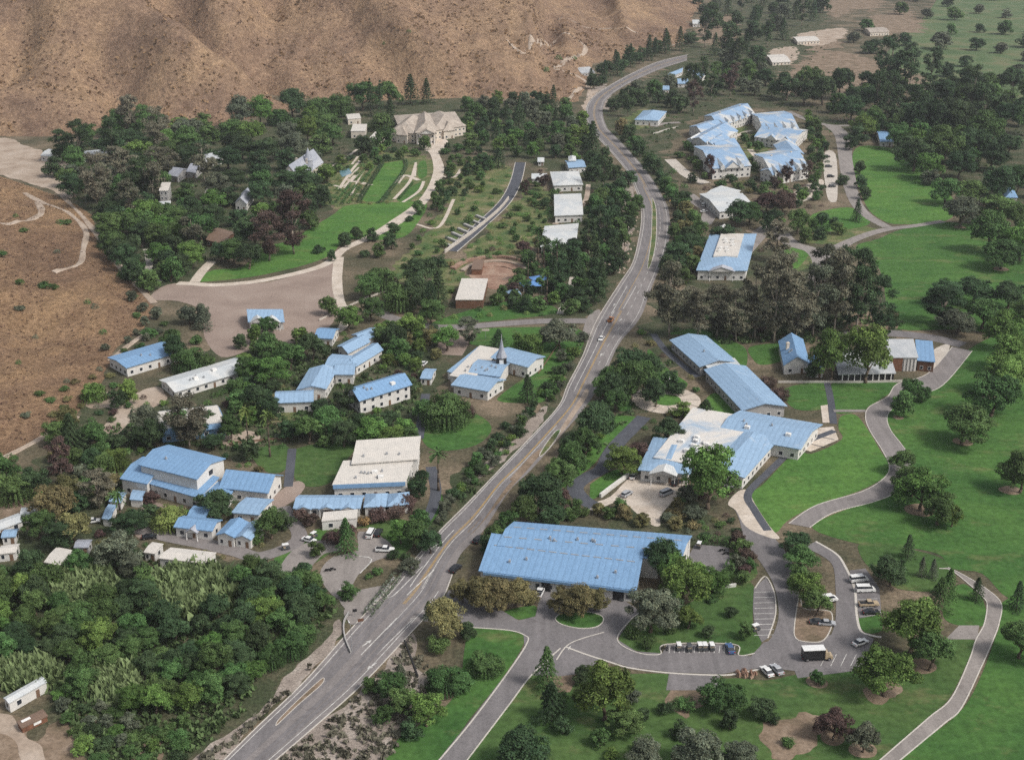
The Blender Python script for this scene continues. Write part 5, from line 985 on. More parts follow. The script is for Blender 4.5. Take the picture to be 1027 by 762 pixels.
for k in range(7):
    a_ = at(452+k*6.0, 248-k*4.4); b_ = (a_[0]-6, a_[1]+9); m = MB(); d = Vector((b_[0]-a_[0], b_[1]-a_[1])).normalized(); q = Vector((-d.y, d.x))*.8
    m.prism([(a_[0]+q.x,a_[1]+q.y,.05),(b_[0]+q.x,b_[1]+q.y,.05),(b_[0]-q.x,b_[1]-q.y,.05),(a_[0]-q.x,a_[1]-q.y,.05)][::-1], [(a_[0]+q.x,a_[1]+q.y,1.2),(b_[0]+q.x,b_[1]+q.y,1.2),(b_[0]-q.x,b_[1]-q.y,1.2),(a_[0]-q.x,a_[1]-q.y,1.2)][::-1]); o = m.obj('planter_wall', 'wall_grey'); tag(o, 'grey divider wall in the row beside the dark drive, number unknown', 'wall', 'row of grey divider walls'); o['label'] = 'low grey divider wall in the row of seven beside the dark drive'
x, y = at(748, 677); m = MB()
for k in range(26):
    a_ = R.uniform(0, 6.28); r_ = R.uniform(0, 2.6); s = R.uniform(.3, .7); m.prism([(r_*math.cos(a_)+s*math.cos(q)*R.uniform(.7,1.2), r_*math.sin(a_)*.8+s*math.sin(q)*R.uniform(.7,1.2), 0) for q in (0,1.57,3.14,4.7)], [(r_*math.cos(a_)+s*.5*math.cos(q), r_*math.sin(a_)*.8+s*.5*math.sin(q), R.uniform(.4,1.3)) for q in (0,1.57,3.14,4.7)])
o = m.obj('rubble_pile', 'terracotta', None, (x, y, .1)); tag(o, 'heap of orange rubble on the ring road verge', 'rubble pile', None, 'stuff')
m = MB()
for k in range(260):
    px_ = R.uniform(605, 640); py_ = R.uniform(190, 275); x, y = at(px_, py_)
    if blocked(x, y, .5): continue
    s = R.uniform(.4, 1.0); m.prism([(x+s*math.cos(q)*R.uniform(.7,1.2), y+s*math.sin(q)*R.uniform(.7,1.2), 0) for q in (0,1.26,2.5,3.77,5.0)], [(x+s*.5*math.cos(q), y+s*.5*math.sin(q), s*R.uniform(.5,.9)) for q in (0,1.26,2.5,3.77,5.0)])
o = m.obj('bank_stones', 'tan_dirt'); tag(o, 'pale loose stones strewn over the highway bank', 'gravel', None, 'stuff')

# ================================================================= TREES AND SHRUBS
def leaf_mesh(name, P, Nn, size, tint, aspect=1.0, up=None):
    """many leaf-sprig quads: centres P, facing Nn, half-size size, per-sprig tint (natural colour variety)"""
    n = len(P); rs_ = np.random.RandomState(n)
    Nn = Nn/(np.linalg.norm(Nn, axis=1)[:, None]+1e-9)
    t = rs_.normal(size=(n, 3)) if up is None else np.tile(np.array(up, float), (n, 1)) + rs_.normal(size=(n, 3))*.12
    t -= Nn*(t*Nn).sum(1)[:, None]; t /= np.linalg.norm(t, axis=1)[:, None]+1e-9; b = np.cross(Nn, t)
    s = np.broadcast_to(np.asarray(size), (n,))[:, None]
    k = rs_.uniform(.55, 1.0, (n, 4, 1))
    q = np.stack([P - t*s*aspect*k[:, 0] - b*s*.5*k[:, 1], P - t*s*.3 + b*s*.9*k[:, 1], P + t*s*aspect*k[:, 2] + b*s*.3, P + t*s*.35 - b*s*.9*k[:, 3]], 1)
    me = bpy.data.meshes.new(name); me.vertices.add(4*n); me.loops.add(4*n); me.polygons.add(n)
    me.vertices.foreach_set('co', q.reshape(-1).astype(np.float32)); me.loops.foreach_set('vertex_index', np.arange(4*n, dtype=np.int32))
    me.polygons.foreach_set('loop_start', np.arange(0, 4*n, 4, dtype=np.int32)); me.update(calc_edges=True)
    ca = me.color_attributes.new('tint', 'FLOAT_COLOR', 'POINT'); c = np.ones((n, 4, 4), np.float32); c[:, :, :3] = tint[:, None, :]
    ca.data.foreach_set('color', c.reshape(-1)); me.materials.append(M['leaf_m']); me.validate(); return me
def dirs(rs_, n):
    v = rs_.normal(size=(n, 3)); return v/np.linalg.norm(v, axis=1)[:, None]
def lobed(seed, lobes, n, leaf, jit=.55, inner=.15, spread=(.72, 1.05), zmin=.05):
    rs_ = np.random.RandomState(seed); Ps = []; Ns = []; Ts = []
    vol = np.array([r*r for *_, r in lobes]); cnt = (n*vol/vol.sum()).astype(int)+6
    for (cx, cy, cz, r), m in zip(lobes, cnt):
        d = dirs(rs_, m); d[:, 2] = np.where(d[:, 2] < -.35, -d[:, 2]*.6, d[:, 2]); d /= np.linalg.norm(d, axis=1)[:, None]
        # clumps inside a lobe: leaves gather round a few directions so gaps stay open
        hubs = dirs(rs_, 9); j = rs_.randint(0, 9, m); hr = rs_.uniform(.82, 1.22, 9); mixd = d*.48 + hubs[j]*.7; mixd /= np.linalg.norm(mixd, axis=1)[:, None]
        rr = r*np.where(rs_.rand(m) < inner, rs_.uniform(.3, .8, m), rs_.uniform(*spread, m))
        rr = rr*hr[j]; p = np.array([cx, cy, cz]) + mixd*rr[:, None]*np.array([1, 1, .86]); Ps.append(p); Ns.append(mixd*1.0 + rs_.normal(size=(m, 3))*jit + np.array([0, 0, .35]))
        lt = rs_.uniform(.72, 1.28); hub_t = rs_.uniform(.78, 1.26, 9)
        base = lt*hub_t[j]*rs_.uniform(.75, 1.3, m); warm = rs_.uniform(-.07, .09, m)
        Ts.append(np.stack([base*(1+warm), base, base*(1-warm*.8)], 1))
    P = np.concatenate(Ps); N_ = np.concatenate(Ns); T = np.concatenate(Ts); k = P[:, 2] > zmin
    return P[k], N_[k], T[k], leaf*np.random.RandomState(seed+1).uniform(.7, 1.3, k.sum())
def trunk_mesh(seed, h, r, limbs, mat, bend=.03):
    rs_ = np.random.RandomState(seed); m = MB(); p = Vector((0, 0, -.02)); pts = [p]; k = 4
    for i in range(k): p = p + Vector((rs_.uniform(-bend, bend), rs_.uniform(-bend, bend), h/k)); pts.append(p)
    for i in range(k): m.tube(pts[i], pts[i+1], r*(1.25-.85*i/k if i else 1.5), r*(1.25-.85*(i+1)/k), 7)
    for l in limbs:
        b = Vector(l); a = pts[2] if b.z < h*1.1 else pts[3]; mid = (a+b)*.5 + Vector((0, 0, -.02)); m.tube(a, mid, r*.55, r*.36, 5); m.tube(mid, b, r*.36, r*.14, 5)
    return m.me('trunk', mat, True)
def make_broad(seed, n, leaf, low=0.0):
    rs_ = np.random.RandomState(seed); lobes = []
    for i in range(rs_.randint(20, 28)):
        a = rs_.uniform(0, 6.283); e = rs_.uniform(-.25-low, 1.35); rad = rs_.uniform(.20, .36)
        r = rs_.uniform(.085, .165); lobes.append((rad*math.cos(e)*math.cos(a)*1.02, rad*math.cos(e)*math.sin(a)*1.02, .44-low*.1+rad*math.sin(e)*1.0, r))
    lobes.append((0, 0, .44, .24))
    return leaf_mesh('crown', *[lobed(seed, lobes, n, leaf)[i] for i in (0, 1, 3, 2)]), trunk_mesh(seed, .40, .026, [(x*.8, y*.8, z-.03) for x, y, z, r in lobes[:6]], 'bark')
def make_weep(seed, n, leaf):
    rs_ = np.random.RandomState(seed); lobes = []
    for i in range(14):
        a = rs_.uniform(0, 6.283); rad = rs_.uniform(.08, .34); lobes.append((rad*math.cos(a), rad*math.sin(a), .60-rad*.55+rs_.uniform(-.05, .05), rs_.uniform(.12, .17)))
    P, N_, T, S = lobed(seed, lobes, int(n*.55), leaf)
    m = int(n*.5); a = rs_.uniform(0, 6.283, m); q = np.sqrt(rs_.rand(m))*.47; hub = np.round(a*5)/5; a = a*.45+hub*.55
    top = .56-q*.5; z = top - rs_.rand(m)**.8*np.clip(top-.04, .05, 1)*np.where(rs_.rand(m) < .85, .95, .6)
    P2 = np.stack([q*np.cos(a), q*np.sin(a), z], 1); N2 = np.stack([np.cos(a), np.sin(a), rs_.uniform(-.1, .5, m)], 1)+rs_.normal(size=(m, 3))*.4
    b = rs_.uniform(.6, 1.25, m)*(.85+.3*np.sin(hub*7)); T2 = np.stack([b, b, b], 1)
    P = np.concatenate([P, P2]); N_ = np.concatenate([N_, N2]); T = np.concatenate([T, T2]); S = np.concatenate([S, np.full(m, leaf*1.0)])
    return leaf_mesh('crown', P, N_, S, T, 1.3, (0, 0, 1)), trunk_mesh(seed, .42, .028, [(x*.7, y*.7, z) for x, y, z, r in lobes[:6]], 'bark')
def make_euc(seed, n, leaf, H=1.9):
    rs_ = np.random.RandomState(seed); lobes = []; limbs = []
    for i in range(25):
        t = rs_.uniform(.22, 1.0); rad = (.36*math.sin(math.pi*min(1, (t-.2)/.85))+.06)*rs_.uniform(.35, 1.0); a = rs_.uniform(0, 6.283)
        c = (rad*math.cos(a), rad*math.sin(a), t*H*.93, rs_.uniform(.10, .19)); lobes.append(c); limbs.append((c[0]*.85, c[1]*.85, c[2]-.06))
    P, N_, T, S = lobed(seed, lobes, n, leaf, .8, .3, (.55, 1.1))
    return leaf_mesh('crown', P, N_, S, T, 1.5, (0, 0, 1)), trunk_mesh(seed, H*.80, .017, limbs[:12], 'bark_pale', .04)
def make_pine(seed, n, leaf, H=1.5, fat=1.0):
    rs_ = np.random.RandomState(seed); m = n; t = rs_.rand(m)**.75; tiers = 13
    tt = (np.floor(t*tiers)+rs_.uniform(.15, .75, m)**1.4)/tiers; env = (.5*(1-tt)**.85+.03)*fat; a = rs_.uniform(0, 6.283, m); spoke = np.round(a*11/6.283)*6.283/11; tier = np.floor(t*tiers)
    a = a*.35+spoke*.65+tier*.9; q = env*np.sqrt(rs_.uniform(.12, 1, m))*(.82+.3*np.sin(spoke*3+tier*2.1)); z = .10+tt*(H-.12)-q*.30
    P = np.stack([q*np.cos(a), q*np.sin(a), np.maximum(z, .04)], 1); N_ = np.stack([np.cos(a)*.5, np.sin(a)*.5, np.ones(m)], 1)+rs_.normal(size=(m, 3))*.5
    b = rs_.uniform(.65, 1.3, m); return leaf_mesh('crown', P, N_, np.full(m, leaf), np.stack([b, b, b], 1), 1.2), trunk_mesh(seed, H*.93, .022, [], 'bark', .01)
def make_shrub(seed, n, leaf):
    rs_ = np.random.RandomState(seed); lobes = [(rs_.uniform(-.27, .27), rs_.uniform(-.27, .27), rs_.uniform(.18, .42), rs_.uniform(.14, .24)) for _ in range(11)]
    P, N_, T, S = lobed(seed, lobes, n, leaf, .7, .2, (.7, 1.08), .01); return leaf_mesh('crown', P, N_, S, T), trunk_mesh(seed, .25, .02, [(x*.6, y*.6, z) for x, y, z, r in lobes[:5]], 'bark')
def make_palm(seed, H=1.9):
    rs_ = np.random.RandomState(seed); Ps = []; Ns = []
    for i in range(34):
        a = rs_.uniform(0, 6.283); e = rs_.uniform(-.7, 1.2); ln = rs_.uniform(.38, .52)
        for j in range(16):
            s = (j+1)/16; x = ln*s*math.cos(e)*.95; z = H+ln*s*math.sin(e)-.42*ln*s*s; Ps.append((x*math.cos(a), x*math.sin(a), z)); Ns.append((-math.sin(a)*.5+rs_.normal()*.3, math.cos(a)*.5+rs_.normal()*.3, .9))
    P = np.array(Ps); b = rs_.uniform(.7, 1.25, len(P)); return leaf_mesh('crown', P, np.array(Ns), np.full(len(P), .05), np.stack([b, b, b], 1), 1.2), trunk_mesh(seed, H, .05, [], 'bark', .015)
SETS = {'b': [make_broad(s, 4600, .025, .75) for s in (1, 2, 3, 4, 5)], 'B': [make_broad(s, 12000, .0165, .2) for s in (11, 12, 13, 14)], 'w': [make_weep(s, 2800, .028) for s in (21, 22, 23)], 'W': [make_weep(s, 12000, .0145) for s in (24, 25)],
        'e': [make_euc(s, 5200, .023) for s in (31, 32, 33, 34)], 'E': [make_euc(s, 11000, .017) for s in (35, 36, 37)], 'c': [make_pine(s, 2600, .030) for s in (41, 42, 43)], 'C': [make_pine(s, 9000, .017) for s in (44, 45)], 'y': [make_pine(s, 1600, .035, 2.7, .85) for s in (46, 47)],
        's': [make_shrub(s, 1100, .045) for s in (51, 52, 53, 54)], 'S': [make_shrub(s, 4500, .022) for s in (55, 56, 57)], 'p': [make_palm(61), make_palm(62)]}
KIND = {'b': ('broadleaf_tree', 'round', 'tree', 'tree'), 'w': ('pepper_tree', 'drooping', 'tree', 'tree'), 'e': ('eucalyptus_tree', 'tall ragged', 'tree', 'tree'), 'c': ('pine_tree', 'conical', 'tree', 'tree'), 'y': ('cypress_tree', 'slim upright', 'tree', 'tree'), 's': ('shrub', 'rounded', 'shrub', 'shrub'), 'p': ('palm_tree', 'feathery', 'palm', 'palm tree')}  # b is any round broadleaf tree, species not identified
PLANTS = []       # (x, y, width m, kind, colour, height factor)
def plant(px, py, wpx, k, c, hf=1.0, z=None, force=True):
    x, y = at(px, py); s = FPX/math.hypot(math.hypot(x, y), CAM_H)
    PLANTS.append([x, y, wpx/s, k, c, hf])
def many(s):
    for it in s.split(';'):
        q = it.strip().split(',')
        if len(q) < 4: continue
        plant(float(q[0]), float(q[1]), float(q[2]), q[3][0], q[3][1], float(q[4]) if len(q) > 4 else 1.0)
# --- trees one can tell apart, east side
many("""710,510,58,bg,1.15;623,475,36,bg,.85;668,446,34,bd,.8;684,418,24,bg,.7;643,460,27,sr,1.1;707,423,30,cd,.55;769,389,19,sr,1.1;780,402,21,sr,1.1;832,383,38,bg,1.35;868,384,46,bg,1.3;815,380,17,bd,1.2;902,418,24,bm,1.2;912,406,26,bm;924,402,18,bm
965,446,52,bm,.8;993,418,52,bm,.8;1006,396,46,bg,.9;1014,372,46,bg,.9;1022,494,40,bm;1004,352,36,bg;904,474,30,bm,.8;923,512,46,bg,.9;940,526,36,bm,.9;914,498,30,bm;954,528,24,bg;905,490,24,bm
797,556,30,bd,.8;800,573,36,bm,.8;652,634,46,by,1.0;684,608,52,bg,.9;662,582,42,bd,1.0;676,590,40,bg,.95;690,630,28,bg,.8;668,622,36,bd,.8;650,650,19,sm,.9;741,652,28,bd,.8;748,640,18,bm
548,690,32,cm,1.0;553,722,38,cd,.8;606,722,58,bg,1.0;625,735,34,bm,.8;584,684,22,bd;669,715,19,sd,1.1;722,712,44,bm,.7;648,772,42,by,.8;525,774,50,bd,1.0;700,772,50,by,.9;742,768,36,by,.8;763,720,26,bd,.8;612,760,16,sg;756,776,20,sl
819,686,16,bm,1.1;836,742,34,br,.9;865,754,34,by,.9;887,698,54,bg,.95;912,655,60,bg,1.0;932,672,44,bm,.9;772,724,18,sd;790,748,15,sm;941,612,28,cm,.8;951,598,20,cm;979,602,17,cd,1.0;892,588,36,bd,.9;885,580,16,cy;903,582,17,cm;924,578,13,cy,1.1;935,580,13,cy,1.1;910,560,18,cd
1019,612,20,cd,1.1;1022,660,40,bm;808,606,36,bg,1.0;818,618,34,bm,.9;800,588,24,bm;464,604,28,bo,.9;480,608,42,bo,.85;500,612,40,bo,.85;518,608,34,bo,.85;534,604,18,so;565,615,32,bo,.95;584,618,36,bo,.95;597,612,26,bo,.9
445,640,44,bo,1.0;440,655,26,sm;447,690,42,wm,.7;487,672,36,wm,.6;402,690,26,cy,.7;392,700,32,bm,.9;428,728,38,bg,1.0;404,716,32,bm,.9;385,724,22,bm;412,740,24,bd;464,690,28,bm,.6;372,693,20,bm,.8;468,640,20,bd;430,620,16,cd,.8
543,516,46,bd,1.05;526,528,32,bm,1.0;508,532,24,bm;495,542,22,bm;489,552,20,bd;574,476,32,bm,1.1;596,446,38,bd,1.2;587,458,30,bm;560,492,34,bm;617,412,26,bm;605,400,26,bm;553,530,30,bd,.9;535,505,30,bd;575,458,26,bd;566,470,22,bm;604,428,26,bd
633,400,44,bm,.9;620,404,36,bd;645,395,36,bm;657,408,28,bd;612,392,28,bm;630,380,34,bd;648,380,30,bd;672,392,22,bd;680,396,20,sd
671,338,44,ee,.80;700,342,34,ee,.72;718,338,36,ee,.75;738,343,36,ee,.78;757,340,38,ee,.95;776,344,40,ee,1.0;797,344,36,ee,.9;815,338,38,ey,1.0;836,336,40,ee,1.0;858,335,40,ed,1.0;879,332,32,ed,.85;846,318,36,ed,.95;824,316,34,ey,1.0;784,318,34,ee,.95
692,322,26,ee,.6;575,262,22,bd;591,252,22,bm;601,234,22,bd;584,290,22,bd;562,302,20,bm;598,214,20,bm;546,252,18,bd;610,200,18,bd;572,315,20,bm;606,262,18,bm;540,312,18,bm;585,312,16,bd;948,306,34,bd,.8;975,305,40,bd,.7;944,325,36,ed,.5;960,335,40,by,.6;985,330,40,bm,.7;1010,310,36,bd,.8;1004,270,44,bm,.7;990,254,38,bm;1022,262,36,bg;963,228,38,by,.7;998,225,38,bm,.7;1018,236,28,bm;1024,330,30,bm
859,222,14,cd,1.1;845,185,14,bd,.8;862,175,14,bd;864,189,14,bd;868,200,14,bd;852,150,16,bd;948,205,34,bm,.7;972,206,34,bm,.7;1000,206,36,bd;932,185,22,by,.7;916,172,40,bd,.9;945,168,44,bm,.9;972,165,40,bd,.9;900,150,28,bm;925,140,40,bd;955,140,42,bd;985,150,36,bm;860,145,20,bd;878,136,22,bm,1.1
725,245,26,bd,.8;738,228,30,bd,.9;752,225,26,bm,.9;772,232,24,bd,1.0;768,214,28,br,.8;784,216,28,br,.8;800,235,26,bm,1.0;778,262,30,ee,.6;692,255,28,bd,.7;685,235,22,bo,.7;678,268,30,bd,.9""".replace('\n', ';'))
# --- west side
many("""432,325,26,bm;448,352,30,bg,.9;470,346,26,ey,.5;528,358,32,wg,1.0;560,352,44,by,.75;500,350,22,cd,.6;529,404,22,cd,1.0;447,425,52,wm,.85;425,420,24,bm;470,418,22,sr;410,395,24,bd;400,360,24,bm,1.1;412,338,28,bg,.9;395,350,26,bd;432,345,22,bo,.9;382,345,22,bm;372,322,26,bm;350,332,28,bg;330,316,22,bm,.9;392,424,20,bd,.8;374,446,36,bg,.75;393,448,32,bg,.75;358,434,22,bd;346,412,24,ed,.6;338,424,24,bd,.7
400,310,40,wm,.9;370,300,30,bm,.9;383,290,36,wm,.8;418,310,34,bd,1.0;432,318,28,cd,.9;440,308,26,cd,1.0;424,290,34,bd;440,268,20,sd;332,262,11,bd,1.2;345,247,17,bd,.9;358,240,14,bd;373,242,15,bd;380,258,15,bm;365,258,12,sd;393,250,17,bd;320,254,12,sd;395,235,14,bd;420,215,14,bm,1.2;410,222,10,sd
314,362,34,bd,.85;291,370,34,bm,.85;268,362,32,bm,.9;270,386,36,bg,.85;250,382,28,bm;255,345,18,bg,1.3;240,350,16,bd;268,335,20,bm;258,410,28,bd;272,424,26,bd;322,418,24,bd,.8;240,408,24,bm;330,440,34,bm;345,448,28,bd;310,445,32,bm;290,440,22,bd;234,392,20,sm
192,372,36,wm,.9;175,365,26,bd;207,372,22,wm;172,350,22,bm;128,405,24,bg,1.1;118,410,22,bd;95,402,24,wg,1.0;150,340,16,sm;204,330,22,cy,.7;190,325,24,by,.8;205,322,18,by;158,320,14,by,1.1;197,345,14,sm
74,458,36,cd,.85;147,440,30,by,1.1;157,452,28,bd,1.1;138,448,22,bd;120,452,22,bd,.8;115,470,30,wg,.9;105,482,28,bm;95,478,26,bd;190,450,40,ee,.7;180,440,26,bm,1.1;200,440,26,bd;210,430,22,bd;215,450,26,bd,.6;232,440,26,bm;248,462,24,bd
250,455,16,pl,1.35;271,458,16,pl,1.35;440,492,22,pm,.9;122,526,22,pm,.75;220,520,38,bd,.8;205,512,20,bd;170,528,38,wl,.7;150,525,24,bd;130,535,36,bd,.6;152,505,20,br,.7;198,500,14,sd;272,540,34,bm,1.0;285,530,22,bd;258,545,16,bm;122,572,40,by,1.0;135,580,28,by;112,560,28,bo,.9;55,525,42,bo,.9;75,545,38,bo,.8;60,550,30,bd;40,540,28,bm;85,522,40,er,.6;100,510,30,ee,.6;70,502,30,bo,.8;145,588,24,bm;80,575,24,bm
15,500,44,wm,.8;35,498,30,bd;5,488,34,bm;348,555,26,cm,1.0;339,570,20,bd;318,557,18,bm,.9;304,578,20,bd,.9;350,600,22,bm,.9;395,560,14,bd,.8;378,576,12,sm;370,580,9,sm;402,545,26,bg,1.0;416,550,30,bm,1.0;432,555,26,bd;412,575,24,by,.7;420,532,24,bm;310,525,20,br,.7;335,545,22,sr;350,535,16,sr;365,527,13,st,1.1;378,524,22,sr;395,520,20,sr;410,512,22,sr,1.2;417,498,22,bd,1.0;405,490,18,bm,.9;422,488,20,bd;330,520,14,sr;300,520,16,sr
308,215,22,bd;322,208,24,bd;310,230,22,bm;295,255,40,er,.7;270,262,36,er,.7;256,250,34,bd;250,270,28,bd;235,265,26,bm;222,262,22,bd;290,240,26,bd;310,196,26,bd;500,168,20,cd,.7;484,173,20,bd,1.0;472,150,20,bm;425,150,16,bm;385,150,24,bm;365,155,22,bd;412,105,22,cd,.9;428,104,18,cd,.9;382,118,14,yd,1.0;372,116,14,yd,1.0;392,125,18,cd
570,300,16,bd;560,272,24,bd;410,35,5,sm;385,45,4,sm;45,290,14,sm,.8;55,291,10,sm;20,286,9,sm;95,310,8,sy;67,226,10,sm,.8;60,225,8,sm;560,60,8,sm;576,60,6,sm;548,72,8,sm""".replace('\n', ';'))
# conifers and cypresses along the mansion front and far highway
for k in range(9): plant(414+k*6.2, 136-abs(k-4)*.4, 3.2, 'y', 'd', .8)
def scatter(poly, gap, wr, mix, hf=(.8, 1.1), seed=1, m=1.2, lim=999):
    """trees of a wood: dart throwing over the ground inside a map outline"""
    rr = random.Random(seed); PX = np.array(poly); x0, y0 = PX.min(0); x1, y1 = PX.max(0); got = []; tries = 0
    while tries < 2600 and len(got) < lim:
        tries += 1; px = rr.uniform(x0, x1); py = rr.uniform(y0, y1)
        if not pip(px, py, poly): continue
        wpx = rr.uniform(*wr); gx = gap*1.22*wpx
        if any(abs(px-a) < gx and abs((py-b)*1.9) < gx and math.hypot(px-a, (py-b)*1.9) < gx for a, b in got): continue
        x, y = at(px, py); wm = wpx/mpp(py)
        if blocked(x, y, m+wm*.10): continue
        if any(math.hypot(x-p[0], y-p[1]) < (wm+p[2])*.32 for p in PLANTS): continue
        hm = wm*1.05
        if any(abs(px-q[0]) < (.2*wpx+.3*hw if q[0] < 262 and q[1] < 215 else .55*wpx+.55*hw) and py > fq[1] and py-hm*mpp(py)*.93 < q[1]+1 for q, fq, hw in SEEN): continue
        kc = rr.choice(mix); got.append((px, py)); PLANTS.append([x, y, wm, kc[0], kc[1], rr.uniform(*hf)])
REEDS = [[(150,582),(205,568),(228,580),(232,602),(195,622),(160,615)], [(58,572),(110,575),(118,598),(90,612),(55,605)], [(0,672),(50,662),(66,680),(50,690),(0,690)], [(92,678),(135,668),(140,700),(100,708)]]
for q_ in REEDS: KEEP.append(([at(*p) for p in q_], 0.0))
DK = ['bd','bd','bm','bm','bd','cd']; MIXW = ['bm','bg','bd','bd','wm','by','bg']
scatter([(-8,585),(60,572),(120,590),(165,600),(235,582),(298,572),(338,598),(332,622),(300,650),(268,672),(232,700),(196,722),(150,722),(110,705),(60,690),(50,672),(-8,672)], .60, (25,38), ['bm','bm','bd','bg','bd','bm','wm'], (.7,1.0), 2)
scatter([(-8,570),(45,575),(60,600),(-8,620)], .6, (30,40), ['bm','bd','bg'], (.9,1.1), 3)
scatter([(58,700),(100,710),(150,735),(190,725),(180,765),(90,765),(75,740)], .8, (16,26), ['bm','sm','sd','by','bg'], (.7,.9), 4)
scatter([(42,165),(70,142),(128,128),(215,128),(322,108),(400,108),(395,125),(350,150),(330,170),(322,210),(295,235),(240,250),(190,270),(155,300),(125,270),(100,228),(70,195)], .56, (23,33), ['bd','bm','bm','ee','bm','bg','by','wm','bd'], (.75,.98), 5)
scatter([(60,160),(130,130),(180,150),(170,190),(110,220),(75,190)], .6, (22,32), ['ee','ed','bd','by'], (.55,.75), 6)
scatter([(105,225),(160,210),(200,230),(240,255),(185,278),(160,302),(130,285),(110,255)], .56, (24,34), ['bm','bm','bd','wg','bm'], (.9,1.1), 7)
scatter([(468,108),(500,103),(560,106),(585,122),(600,148),(585,172),(560,160),(520,158),(490,150),(470,135)], .66, (13,20), DK+['bg','by'], (.8,1.1), 8)
scatter([(330,170),(350,152),(400,150),(420,158),(385,162),(360,180)], .8, (9,14), ['bm','sd','bg'], (.8,1.0), 81)
scatter([(588,152),(602,160),(628,178),(638,205),(632,245),(618,270),(600,305),(570,318),(548,300),(560,265),(595,240),(600,215),(594,185)], .62, (17,25), ['bd','bm','bd','cd','ed','bm','bd'], (.85,1.1), 9)
scatter([(520,255),(552,250),(565,275),(555,312),(520,315),(495,305),(515,285)], .66, (13,20), ['bd','bm','pm','bm','br','bg'], (.8,1.1), 10)
scatter([(530,180),(560,190),(555,215),(530,205),(520,190)], .8, (9,15), ['bd','sm','er','bm'], (.7,1), 101)
scatter([(620,132),(634,145),(650,165),(668,190),(690,208),(698,235),(690,265),(672,282),(664,270),(676,240),(672,212),(650,178),(625,148)], .62, (15,22), ['bd','bm','bd','bo','bm','cd'], (.8,1.1), 11)
scatter([(586,90),(592,78),(612,68),(640,57),(680,46),(692,44),(690,52),(662,58),(634,68),(612,80),(598,90)], .5, (12,17), ['bd','cd','cd'], (.8,1.05), 12)
scatter([(618,108),(640,97),(668,88),(700,74),(735,66),(770,80),(775,100),(728,96),(705,108),(690,118),(668,108),(650,102),(630,118),(614,112)], .62, (15,23), ['bd','bm','bd','ed','by','er'], (.85,1.1), 13)
scatter([(692,48),(696,5),(730,-8),(800,-8),(835,10),(800,32),(770,50),(765,72),(735,64)], .85, (13,22), ['bd','ed','bd','by','cd'], (.85,1.1), 14)
scatter([(772,105),(800,92),(845,98),(885,90),(935,88),(1000,92),(1040,100),(1040,140),(990,132),(900,132),(862,140),(850,118),(806,112)], .56, (20,31), ['bd','bm','bd','ed','bd','bm'], (.85,1.1), 15)
scatter([(862,138),(900,128),(990,132),(1010,160),(985,182),(930,182),(905,160),(880,155)], .62, (24,34), ['bd','bm','bm','bg'], (.8,1.0), 16)
scatter([(990,190),(1040,185),(1040,215),(1005,222)], .7, (20,30), ['bm','bd'], (.8,1.0), 161)
scatter([(845,40),(870,30),(900,45),(960,50),(1040,40),(1040,92),(980,85),(930,72),(880,58)], 1.25, (16,28), ['bd','bm','bd','by'], (.7,.9), 17, lim=34)
scatter([(860,-8),(1040,-8),(1040,40),(960,38),(900,18)], 1.5, (12,22), ['bd','bm','by'], (.7,.9), 18, lim=24)
scatter([(680,205),(700,225),(702,250),(690,285),(672,284),(690,250)], .7, (15,20), ['bd','bm','bo'], (.8,1.0), 19)
scatter([(700,325),(760,345),(900,340),(900,318),(720,318)], .8, (12,20), ['sd','br','sd','ed'], (.6,.9), 20)
scatter([(565,352),(590,338),(586,352),(560,395),(545,412),(520,440),(495,472),(470,498),(450,520),(438,548),(420,560),(408,575),(402,568),(430,530),(452,500),(485,452),(525,412),(555,380)], .55, (9,17), ['sm','sd','bd','bm','by','sy','sg'], (.8,1.1), 21)
scatter([(745,140),(758,140),(764,165),(757,175),(752,150)], .7, (7,11), ['sd','bm','bd'], (.8,1.1), 22)
scatter([(690,150),(705,160),(712,182),(760,182),(815,182),(820,200),(790,215),(762,195),(730,190),(690,185),(672,168)], .75, (9,15), ['bd','bm','sd','er','sm','bg'], (.8,1.1), 23)
scatter([(808,115),(820,125),(828,150),(822,180),(812,175),(812,140)], .65, (8,14), ['bm','bd','bg'], (.8,1.1), 24)
scatter([(780,240),(830,222),(850,235),(800,245)], .8, (12,18), ['bm','bd','sm'], (.8,1.1), 25)
scatter([(600,505),(650,512),(652,528),(600,522)], .62, (16,22), ['bo','br','bo','bm'], (.8,1.0), 26); scatter([(665,515),(690,500),(712,512),(705,530),(668,530)], .62, (16,24), ['bo','by','bd','so'], (.7,.9), 27); scatter([(540,508),(570,500),(600,512),(590,522),(545,522)], .62, (13,20), ['sr','bm','br','sm'], (.8,1.0), 28)
scatter([(725,545),(748,540),(760,562),(745,585),(730,570)], .6, (15,24), ['bd','by','bm','br'], (.8,1.0), 29); scatter([(790,440),(805,450),(770,478),(748,490),(745,480),(775,458)], .55, (9,14), ['sr','sr','sd','sr'], (.9,1.1), 30)
scatter([(600,575),(648,590),(640,602),(600,595)], .9, (20,26), ['bm','by'], (.8,1), 31); scatter([(675,575),(715,580),(718,600),(690,612)], .7, (24,34), ['bg','bm'], (.8,1), 32)
scatter([(55,430),(105,440),(125,475),(110,500),(60,520),(40,510),(55,470)], .72, (20,30), ['bo','bd','by','bm','er'], (.8,1.0), 33)
